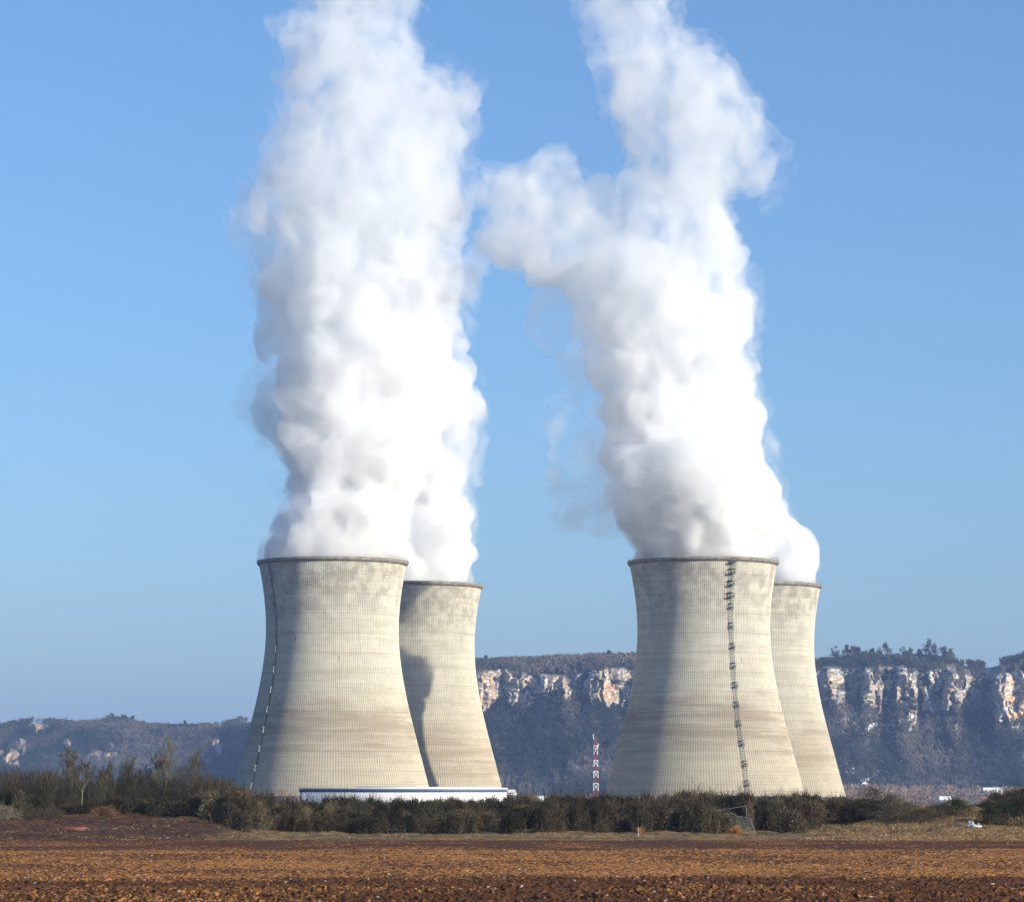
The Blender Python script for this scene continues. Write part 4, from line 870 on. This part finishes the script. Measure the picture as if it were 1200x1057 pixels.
mb = MB(); mb.bar((1.2,-1.9,top-8.0),(1.2,-2.5,top-8.0), 1.0, k=12); mb.build("dish", M_MW, root); mb = MB(); mb.bar((-.9,-1.6,top-5.5),(-.9,-2.2,top-5.5), .8, k=12); mb.build("dish", M_MW, root)

# ---------------------------------------------------------------- far farm buildings, conifers, snow strips on the plain
def shed(px, py, w_px, h_px, Y, label, roofm, wallm, name="farm_building"):
    a = at(px - w_px/2, py, Y); b_ = at(px + w_px/2, py, Y); w = b_.x - a.x; zt = at(px, py - h_px, Y).z; ze = zt*0.6 if zt < 9 else zt - 3.5
    zb = float(rise(np.array([a.x]), np.array([Y]))[0]); zt -= zb; ze = max(2.2, zt*0.6); zt = max(zt, 4.0)
    root = empty(name, ((a.x + b_.x)/2, Y, zb)); tag(root, label, "farm building"); d = 12.0
    mb = MB(); mb.box((0, 0, ze/2), (w, d, ze)); wl = mb.build("wall", wallm, root)
    for k in range(max(1, int(w/6))): mb = MB(); mb.box((-w/2 + (k + .5)*w/max(1, int(w/6)), -d/2 - .03, ze*.45), (1.6, .12, ze*.4)); mb.build("window", M_NAVY, wl)
    mb = MB(); e = .6; mb.add([[-w/2-e,-d/2-e,ze-.1],[w/2+e,-d/2-e,ze-.1],[w/2+e,0,zt],[-w/2-e,0,zt],[-w/2-e,d/2+e,ze-.1],[w/2+e,d/2+e,ze-.1]], [[0,1,2,3],[3,2,5,4],[0,4,5,1]]); mb.build("roof", roofm, root)
M_SNOW = simple("snow", (0.80, 0.82, 0.86), 0.7, 0.05); M_PLASTER = simple("plaster", (0.55, 0.50, 0.43), 0.8); M_TILE = simple("roof_tiles", (0.30, 0.14, 0.09), 0.8)
shed(1107, 937, 12, 4.6, 2600, "white house standing low behind the gap in the hedge", M_SNOW, M_PLASTER)
shed(1163, 928, 21, 5.6, 3300, "long barn with a snow covered roof under the right-hand hills", M_SNOW, M_PLASTER)
shed(1152, 938, 6, 4.6, 2700, "small ochre house left of the reddish bushes on the right", M_TILE, simple("ochre_plaster", (0.45, 0.27, 0.16), 0.8))
shed(632, 936, 8, 4.0, 2300, "tiny white gabled house right of the white building", M_SNOW, M_WHITE)
mb = MB()
for (px, py, w, Y) in [(1098, 924.5, 6, 3720), (1111.5, 928, 9, 3480), (1132, 925, 6, 3700), (1147, 925, 8, 3680), (1128, 932, 12, 3150)]:
    a = at(px - w/2, py, Y).x; b_ = at(px + w/2, py, Y).x; rz_ = lambda x, y: float(rise(np.array([x]), np.array([y]))[0]) + .25
    mb.add([[a,Y-60,rz_(a,Y-60)],[b_-3,Y-75,rz_(b_,Y-75)],[b_,Y+60,rz_(b_,Y+60)],[a+4,Y+50,rz_(a,Y+50)]], [[0,1,2,3]])
tag(mb.build("snow_patches", M_SNOW), "strips of snow left on the plain at the foot of the hills", "snow", None, "stuff")
M_FIR = wood("fir_needles", (0.012, 0.022, 0.012), (0.03, 0.045, 0.022))
def conifer(px, top, base, Y, seed, label):
    X = (px - 600)/F*Y; h = at(px, top, Y).z; root = empty("conifer", (X, Y, 0)); tag(root, label, "conifer", "dark conifers at the foot of the hill"); r5 = np.random.default_rng(seed)
    mb = MB(); mb.bar((0,0,0), (0,0,h*.96), .35, .05, 6); mb.build("trunk", M_BARK, root)
    n = 700; zf_ = r5.random(n)**1.2; R0 = h*.26*(1 - zf_)*(.75+.25*np.sin(zf_*60)) + .25; th = r5.uniform(0, 6.28, n); u = r5.random(n)**.5
    B = np.stack([R0*u*.5*np.cos(th), R0*u*.5*np.sin(th), h*(.08+.9*zf_)], 1); T = np.stack([R0*(u*.5+.6)*np.cos(th), R0*(u*.5+.6)*np.sin(th), B[:,2] - R0*.25], 1)
    S = np.stack([-np.sin(th), np.cos(th), 0*th], 1) * (.5 + .12*R0)[:, None]; link_mesh("crown", np_mesh("crown", np.stack([B-S, B+S, T], 1).reshape(-1,3), np.arange(3*n).reshape(-1,3)), M_FIR, root)
for a in [(648.5,911.5,0,3600,1,"tallest pointed dark conifer left of the mast"),(625,915,0,3650,2,"dark conifer nearest the white building"),(637,919,0,3600,3,"small dark conifer between the two taller ones"),(1111,909,0,3700,4,"dark conifer above the white house on the right"),(1054,916,0,3700,5,"dark conifer right of the snowy clearing"),(1135,914,0,3750,6,"dark conifer left of the long snowy barn")]: conifer(*a)
# trees standing against the sky on the cliff top
GS = "bare trees on the cliff top skyline"
def hill_z(px, off):
    ci = int(np.argmin(np.abs(cols - px))); ri = n1 + n2 + off; return float(HY[ri, ci]), float(HZ[ri, ci])
SKYT = [(967,772,"small thin tree on the cliff top nearest the rear right tower"),(981,760,"round-crowned tree, first of the tall ones right of the rear tower"),(993,758,"tall narrow pale tree second from the rear tower"),(1000,757,"slim upright tree third from the rear tower"),(1006,760,"thin forked tree fourth from the rear tower"),(1014,761,"short bushy tree above the first orange pillar of rock"),(1022,762,"wide bush-like tree right of the short bushy one"),
 (1031,761,"slim tree left of the largest dark-crowned one"),(1039,756,"largest dark round-crowned tree on the cliff top"),(1060,760,"thin tree above the grey rock tower"),(1067,761,"small rounded tree beside the thin one above the grey rock tower"),(1077,759,"medium round tree left of the pair with forked crowns"),(1088,753,"tallest fork-crowned tree on the skyline"),(1094,755,"fork-crowned tree touching the tallest one"),(1104,760,"bushy tree right of the fork-crowned pair"),(1113,759,"large rounded dark tree where the cliff top steps down"),
 (570,770,"narrow tree on the skyline right beside the rear left tower"),(598,772,"small tree above the middle cliffs"),(619,771,"small round tree above the gap of the middle cliffs"),(692,765,"bushy tree on the skyline above the mast"),(713,764,"round tree on the skyline right of the mast"),(738,765,"dark tree on the skyline touching the right front tower"),
 (133,837,"domed tree at the left end of the rounded hilltop"),(147,838,"domed tree at the middle of the rounded hilltop"),(156,840,"domed tree at the right end of the rounded hilltop"),(38,840,"low tree above the bright square rock"),(218,846,"small round tree on the left ridge under the sky"),(283,839,"tree on the left ridge beside the shaded tower")]
for i, (px, top, lb) in enumerate(SKYT):
    Y, z = hill_z(px, 12); X = (px-600)/F*Y; h = max(8.0, at(px, top, Y).z - z + 3.0); k = i % 4
    mb, (tv, tf) = grow(300 + i, 1.0*h, (.55,.8,.6,.9)[k], (1,3,1,4)[k], 0, 1.0, .25, 3, 1.0)
    root = empty("bare_tree", (X, Y, z - 2.5)); tag(root, lb, "bare tree", GS); mb.build("trunk", M_BARK, root)
    # thicken the fine spray so that it survives at this distance
    r6 = np.random.default_rng(i); P_ = tv.reshape(-1,3,3); tips = P_[r6.integers(len(P_), size=1000), 2]; S = r6.normal(0, .30, (1000, 3)); tips = tips + r6.normal(0, .45, (1000, 3)); T = tips + r6.normal(0, .8, (1000, 3)) + [0,0,.5]
    allv = np.vstack([P_.reshape(-1,3), np.stack([tips-S, tips+S, T], 1).reshape(-1,3)]); link_mesh("crown", np_mesh("crown", allv, np.arange(len(allv)).reshape(-1,3)), M_TWIG, root)
HAZE = 6e-5

# ---------------------------------------------------------------- air
def haze(dens):
    m = bpy.data.materials.new("haze"); m.use_nodes = True; t = m.node_tree; t.nodes.clear()
    out = t.nodes.new("ShaderNodeOutputMaterial"); v = t.nodes.new("ShaderNodeVolumePrincipled")
    v.inputs["Color"].default_value = (0.31, 0.475, 0.85, 1); v.inputs["Density"].default_value = dens; v.inputs["Anisotropy"].default_value = 0.0
    t.links.new(v.outputs[0], out.inputs["Volume"])
    mb = MB(); mb.box((0, 9800, 222.0), (34000, 21000, 456.0)); o = mb.build("haze", m)
    tag(o, "thin blue winter haze in the air over the whole plain", "haze", None, "stuff")
haze(HAZE)
